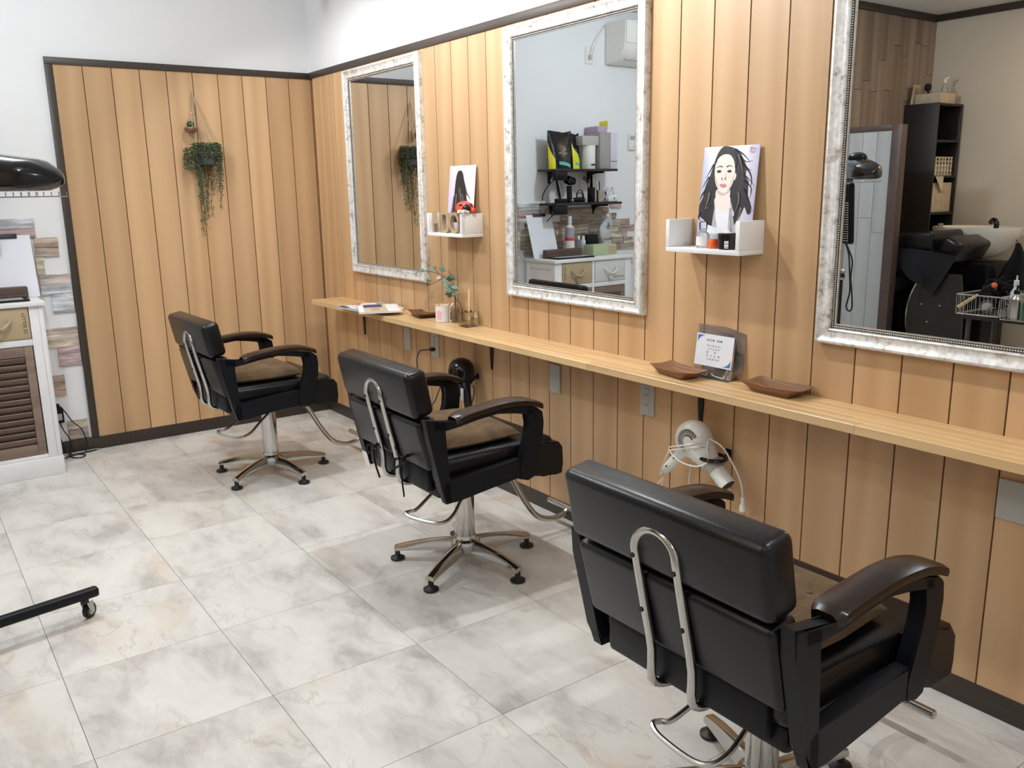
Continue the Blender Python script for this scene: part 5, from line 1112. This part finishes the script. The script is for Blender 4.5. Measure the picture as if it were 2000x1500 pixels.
def hood(u, v):      # u around, v along 0 (pole end) .. 1 (tip)
    a = 2*math.pi*u; L = 0.40; w = 0.085*(1-0.35*v**3)*min(1,(1.0001-v)*5)**0.5*min(1,(v+0.03)*14)**0.5; hgt = 0.085*(1-0.55*v**1.6)
    c, s = math.cos(a), math.sin(a); y = w*math.copysign(abs(c)**0.7,c); z = (hgt*math.copysign(abs(s)**0.75,s) if s>0 else -0.028*math.copysign(abs(s)**0.5,1))
    return hm_ @ Vector((0.17+L*v, y, 1.402+z*min(1,(1.0001-v)*6)**0.5))
b = MB(); b.grid(hood, 36, 26, True)
for j in (0,25):
    pass
b.build('heater_hood', BG, t, 40)
bb = MB()
for k in range(16):
    x = .20+.0222*k; bb.tube([hm_@Vector((x,-.055,1.372)),hm_@Vector((x,-.055,1.360)),hm_@Vector((x,.055,1.360)),hm_@Vector((x,.055,1.372))],.0015,4)
for y in (-.055,-.02,.02,.055): bb.tube([hm_@Vector((.20,y,1.360)),hm_@Vector((.535,y,1.360))],.0015,4)
bb.build('wire_guard', MT['steel'], t)
MB().tube([Vector((0,0,1.28)),Vector((0.03,0.03,1.36)),hm_@Vector((.10,0,1.42)),hm_@Vector((.22,0,1.43))],[.022,.026,.028,.026],16).build('arm', MT['black_plastic'], t)
MB().ball((hm_@Vector((.245,0,1.485))),(.05,.05,.028)).build('control_knob', BG, t)
pm_ = Matrix.Translation((0.075,0.09,1.2)) @ Matrix.Rotation(math.radians(195),4,'Z') @ Matrix.Rotation(math.radians(4),4,'X') @ Matrix.Translation((0,0,-1.2))
pn = MB().box((-.05,-.018,1.035),(.05,.018,1.36),0.014,pm_,seg=3).build('side_heater', MT['black_plastic'], t)
bb = MB()
for k in range(17): bb.tube([pm_@Vector((-.042,-.026,1.055+.0125*k)),pm_@Vector((.042,-.026,1.055+.0125*k))],.0013,4)
for x in (-.042,0,.042): bb.tube([pm_@Vector((x,-.026,1.05)),pm_@Vector((x,-.026,1.262))],.0016,4)
bb.build('wire_guard', MT['steel'], t)
MB().tube(smooth_path([pm_@Vector((0,0.0,1.04)),(.13,.09,.95),(.125,.085,.86),(.14,.09,.78),(.155,.10,.70),(.14,.10,.675),(.12,.10,.70),(.128,.09,.78),(.12,.09,.88),(.10,.08,.98),(.05,.05,1.05)],6),.0045,7).build('cord', MT['cord_black'], t)
# ------------------------------------------------------------------ shampoo area seen in the nearest mirror
t = thing('bookcase', 'tall narrow dark bookcase in the corner of the shampoo area', 'bookcase', (1.153,-4.430,0))
BX, BW, BH = 0.276, 0.352, 1.935; ES = MT['espresso']
for y in (-0.016, -BW): MB().box((0,y,0),(BX,y+.016,BH),0.001).build('side_panel', ES, t)
MB().box((0,-BW+.0165,0.0),(.006,-.0165,BH),0).build('back_panel', ES, t)
for z in (0.03,0.30,0.57,0.84,1.105,1.385,1.650,BH-.018): MB().box((.0065,-BW+.0165,z-.001),(BX-.002,-.0165,z+.016),0.001).build('shelf_board', ES, t)
for z in (.55,.82,1.09,1.365,1.63):
    for x in (.06,.20): MB().cyl((x,0.0,z),(x,.0015,z),.004,seg=8).build('screw', MT['steel'], t)
t = thing('woven_tray', 'small woven box tray on top of the dark bookcase', 'tray', (1.30,-4.60,BH+.0005))
for (a,c) in (((-.10,-.11,0),(.10,.11,.006)),((-.10,-.11,.0062),(-.094,.11,.075)),((.094,-.11,.0062),(.10,.11,.075)),((-.0938,-.11,.0062),(.0938,-.104,.075)),((-.0938,.104,.0062),(.0938,.11,.075))): MB().box(a,c,0.001).build('wall', MT['bin'], t)
t = thing('spray_bottle', 'clear spray bottle standing in the woven tray', 'bottle', (1.34,-4.65,BH+.007)); MB().lathe([(.024,0),(.026,.004),(.026,.10),(.012,.135),(.010,.15)],seg=20).build('body', MT['clear_bottle'], t); MB().tube([(0,0,.15),(0,0,.18),(.03,.0,.19)],[.011,.012,.008],12).build('trigger_head', MT['white_plastic'], t)
t = thing('brush', 'black round brush in the woven tray', 'brush', (1.29,-4.52,BH+.007)); MB().tube([(0,0,0.0),(0,.01,.08),(0,.015,.10)],[.008,.008,.006],10).build('handle', MT['black_plastic'], t); MB().ball((0,.02,.115),(.026,.026,.03)).build('bristles', MT['towel'], t)
t = thing('leaflet', 'beige leaflet leaning behind the woven tray', 'leaflet', (1.185,-4.50,BH+.0005)); MB().box((0,-.05,0),(.0015,.05,.15),0,Matrix.Rotation(.12,4,'Y')).build('sheet', MT['bin'], t); MB().box((.0016,-.04,.08),(.0018,.04,.13),0,Matrix.Rotation(.12,4,'Y')).build('print', MT['kraft'], t)
t = thing('pump_bottle', 'white pump bottle with orange neck on the top bookcase shelf', 'bottle', (1.36,-4.50,1.6665)); MB().lathe([(.022,0),(.024,.003),(.024,.085),(.012,.10)],seg=20).build('body', MT['white_plastic'], t); MB().lathe([(.010,.1005),(.010,.125),(.004,.127),(.004,.15)],seg=16).build('pump', MT['orange'], t)
t = thing('plastic_basket', 'cream plastic basket with holes on a bookcase shelf', 'basket', (1.30,-4.61,1.4015))
for sx in (-1,1):
    for k in range(6): MB().box((sx*.10-.0015,-.135+.045*k,0.0),(sx*.10+.0015,-.117+.045*k,.135),0).build('rib', MT['basket'], t)
for sy in (-1,1):
    for k in range(5): MB().box((-.095+.042*k,sy*.135-.0015,0.0),(-.075+.042*k,sy*.135+.0015,.135),0).build('rib', MT['basket'], t)
for z in (0.0,.035,.07,.105,.135):
    MB().tube([(-.10,-.135,z),(.10,-.135,z),(.10,.135,z),(-.10,.135,z)],.005,6,closed=True).build('band', MT['basket'], t)
MB().box((-.09,-.125,.004),(.09,.125,.09),0.01).build('liner', MT['white_print'], t)
t = thing('folded_cloth', 'cream cloth hanging over the bookcase shelf edge', 'cloth', (1.433,-4.52,1.335))
MB().grid(lambda u,v: Vector((.004*math.sin(u*9)+.002*v, -.06+.12*u*(1-.3*v), .06-.12*v*(1-u*.6))),10,8).build('cloth', MT['basket'], t, 50)
t = thing('storage_bin', 'beige woven storage bin on the lower bookcase shelf', 'bin', (1.30,-4.612,1.1215)); MB().box((-.11,-.145,0),(.11,.145,.225),0.006).build('bin', MT['bin'], t); MB().box((.1105,-.03,.15),(.114,.03,.17),.001).build('handle', MT['rope'], t)
# shampoo bowl
t = thing('shampoo_bowl', 'white porcelain shampoo bowl behind the black reclining chair', 'basin', (1.755,-4.45,-0.01))
def bo(u,v,s=1.0,dz=0):
    a=2*math.pi*u; r=(math.sin(v*math.pi/2))**0.7; e=1+0.12*math.cos(a); return Vector((.31*r*math.cos(a)*s*e, .24*r*math.sin(a)*s, .79+.245*(1-math.cos(v*math.pi/2))**0.8+dz))
b=MB(); b.grid(lambda u,v:bo(u,v),44,16,True); b.grid(lambda u,v:bo(u,v,.93,.012 if v<1 else 0),44,16,True); b.grid(lambda u,v:bo(u,1).lerp(bo(u,1,.93),v),44,2,True)
bmesh.ops.remove_doubles(b.bm, verts=b.bm.verts[:], dist=1e-4); b.build('bowl', MT['porcelain'], t, 45)
MB().box((-.20,-.17,0.01),(.22,.17,.60),0.02).build('pedestal', MT['black_plastic'], t); MB().box((-.24,-.20,.6005),(.24,.20,.785),0.03).build('pedestal_top', MT['black_plastic'], t)
MB().tube(smooth_path([(.22,.10,1.03),(.22,.10,1.07),(.19,.08,1.09),(.16,.06,1.07)],4),.018,12).build('shower_head', MT['black_gloss'], t)
MB().cyl((-.18,.12,1.02),(-.18,.12,1.06),.022,seg=18,bev=.003).build('tap', MT['chrome'], t)
t = thing('hanging_towel', 'black cloth hanging from the rim of the shampoo bowl', 'towel', (2.115,-4.40,.92))
MB().grid(lambda u,v: Vector(((u-.5)*(.03+.26*v)+.01*math.sin(v*7), .035*math.sin(u*10)*v, -.36*v-.02*math.sin(u*7)*v)),24,12).build('cloth', MT['towel'], t, 60); MB().cyl((-.005,-.02,.0),(-.005,.03,.03),.006,seg=10).build('hook', MT['chrome'], t)
# reclining shampoo chair
t = thing('shampoo_chair', 'black reclining shampoo chair with curved side panel', 'chair', (1.675,-4.00,0))
LE = MT['leather']
def slab(p0,p1,th,y0,y1,bev,name,m=LE):
    d=Vector((p1[0]-p0[0],0,p1[1]-p0[1])); L=d.length; d.normalize(); n=Vector((-d.z,0,d.x)); mm=Matrix((d,Vector((0,1,0)),n)).transposed().to_4x4(); mm.translation=Vector((p0[0],0,p0[1])); return MB().box((0,y0,0),(L,y1,th),bev,mm,seg=3).build(name,m,t)
slab((-.26,.83),(.17,.875),.15,-.20,.25,.03,'backrest'); slab((.175,.865),(.30,.80),.15,-.20,.235,.03,'headrest')
slab((-.43,.52),(-.10,.56),.14,-.25,.23,.03,'seat'); slab((-.36,.10),(-.365,.50),.09,-.24,.22,.025,'leg_rest')
sp = [(a+.18,c) for a,c in [(-.02,.74),(-.07,.68),(-.11,.60),(-.135,.50),(-.14,.40),(-.12,.30),(-.07,.20),(-.03,.12),(.02,.05),(.30,.05),(.26,.30),(.25,.55),(.22,.74)]]
MB().prism(sp, lambda a,c:(a,.255,c), lambda a,c:(a,.285,c),.004).build('side_panel', MT['espresso'], t)
MB().tube(smooth_path([(a-.004,.275,c) for a,c in sp[:9]],4),.010,8).build('chrome_edge', MT['chrome'], t)
for (x,z) in ((.15,.52),(.28,.52),(.20,.40),(.24,.22)): MB().cyl((x,.285,z),(x,.290,z),.006,seg=10).build('screw', MT['steel'], t)
MB().tube(smooth_path([(-.10,.22,.70),(-.06,.24,.73),(.10,.25,.75),(.22,.25,.77)],4),.030,12).build('armrest', LE, t)
MB().box((-.30,-.20,0),(.28,.20,.10),.02).build('base', MT['black_plastic'], t); MB().box((-.12,-.15,.1005),(.20,.15,.56),.02).build('column', MT['black_plastic'], t)
MB().tube(smooth_path([(-.27,.20,.93),(-.30,.23,.90),(-.29,.24,.86)],4),.006,8).build('handle', MT['chrome'], t)
t = thing('cape', 'black cloth draped over the arm of the shampoo chair', 'cape', (1.775,-3.700,.80))
MB().grid(lambda u,v: Vector((-.30+.58*u*(1-.25*v), .02*math.sin(u*13)*(0.3+v)+.012*v, .08+.02*math.sin(u*4)-(.05+.33*u**1.5*(1.25-u*.55))*v)),34,14).build('cloth', MT['towel'], t, 60)
MB().tube(smooth_path([(.02,.02,-.02),(.06,.028,-.12),(.05,.03,-.26)],4),.005,6).build('tie', MT['towel'], t)
# wagon with wire baskets
t = thing('wagon', 'dark wheeled wagon with wire baskets in front of the shampoo bowl', 'wagon', (2.42,-3.05,0))
for (x,y) in ((.06,-.02),(.62,-.02),(.06,-.34),(.62,-.34)):
    MB().cyl((x,y,.06),(x,y,.58),.014,seg=14).build('post', MT['brown_case'], t); MB().cyl((x-.01,y,.03),(x+.012,y,.03),.03,seg=18,bev=.004).build('wheel', MT['black_iron'], t)
MB().box((.03,-.37,.20),(.66,.01,.215),.003).build('tray_shelf', MT['espresso'], t); MB().box((.03,-.37,.555),(.66,.01,.568),.003).build('tray_shelf', MT['espresso'], t)
def wbasket(x0,x1,z0,z1):
    bk = MB().tube([(x0,.03,z1),(x1,.03,z1),(x1,-.36,z1),(x0,-.36,z1)],.0035,6,closed=True).build('basket', MT['steel'], t)
    MB().tube([(x0+.005,.025,z0),(x1-.005,.025,z0),(x1-.005,-.355,z0),(x0+.005,-.355,z0)],.003,6,closed=True).build('rim', MT['steel'], bk)
    b=MB(); n=int((x1-x0)/.022)
    for k in range(n+1):
        x=x0+(x1-x0)*k/n; b.tube([(x,.03,z1),(x,.025,z0),(x,-.355,z0),(x,-.36,z1)],.0013,4)
    for k in range(16):
        y=.03-.39*k/15; b.tube([(x0,y,z1),(x0+.005,y,z0)],.0013,4); b.tube([(x1,y,z1),(x1-.005,y,z0)],.0013,4)
    b.build('wires', MT['steel'], bk)
wbasket(0.0,.25,.585,.70); wbasket(.258,.68,.575,.695)
def wbot(x,y,z,r,h,m,capm,label,tip=0.03):
    q=thing('product_bottle',label,'bottle',(2.42+x,-3.05+y,z),group='bottles in the wagon basket')
    MB().lathe([(r*.95,0),(r,.004),(r,h*.8),(r*.55,h*.92),(r*.45,h)],seg=24).build('body',m,q); MB().lathe([(r*.55,h+.0003),(r*.55,h+tip),(r*.18,h+tip+.006),(r*.16,h+tip+.03)],seg=18).build('cap',capm,q)
wbot(.29,-.06,.579,.026,.185,MT['pale'],MT['white_plastic'],'pale nozzle bottle at the left of the wagon basket')
wbot(.318,-.016,.579,.030,.145,MT['steel'],MT['black_plastic'],'silver can with black top in the wagon basket',.02)
wbot(.385,-.012,.579,.027,.125,MT['bottle_green'],MT['pale'],'green bottle with pale cap in the wagon basket',.03)
wbot(.445,-.012,.579,.026,.15,MT['white_plastic'],MT['pale'],'white bottle right of the green one in the wagon basket',.03)
q=thing('paddle_brush','black paddle brush with wooden handle leaning in the wagon basket','brush',(2.42+.12,-3.05-.02,.60))
MB().tube([(-.12,.02,.02),(-.05,.015,.075),(-.01,.012,.105)],[.011,.010,.007],12).build('handle',MT['stick'],q); MB().tube([(-.01,.012,.105),(.03,.012,.135),(.08,.01,.17)],[.012,.022,.018],14).build('head',MT['black_plastic'],q); MB().ball((.075,.02,.165),(.018,.012,.016)).build('bristles',MT['orange'],q)
q=thing('round_brush','grey round bristle brush in the wagon basket','brush',(2.42+.15,-3.05-.03,.59))
b=MB()
for k in range(28):
    a=2*math.pi*k/28; b.tube([(.018*math.cos(a),0,.045+.018*math.sin(a)),(.040*math.cos(a),0,.045+.040*math.sin(a))],.0012,4)
b.build('bristles',MT['plate'],q); MB().cyl((0,-.02,.045),(0,.02,.045),.020,seg=18).build('core',MT['plate'],q)
q=thing('tangled_net','black tangled hair net heap in the wagon basket','net',(2.42+.13,-3.05-.20,.588))
rs=random.Random(2)
for k in range(10): MB().tube(smooth_path([(rs.uniform(-.09,.09),rs.uniform(-.09,.06),rs.uniform(0.005,.20)) for _ in range(6)],5),.006,6).build('strand',MT['towel'],q)
q=thing('drawer_box','dark grey box with papers on the lower wagon tray','box',(2.42+.30,-3.05-.16,.2155)); MB().box((-.16,-.16,0),(.30,.165,.155),.006).build('box',MT['black_plastic'],q)
for k in range(4): MB().box((-.13+.08*k,-.10,.1552+.006*k),(.05+.07*k,.13,.1600+.006*k),0.001,Matrix.Rotation(.03*k,4,'Z')).build('paper',MT['white_print'] if k%2 else MT['grey_box'],q)
q=thing('cardboard_box','low tan cardboard box on the floor beyond the wagon','box',(2.50,-3.62,0.0005)); MB().box((-.18,-.12,0),(.18,.12,.12),.003).build('box',MT['kraft'],q); MB().box((-.03,-.12,.1202),(.03,.12,.1208)).build('tape',MT['rope'],q)
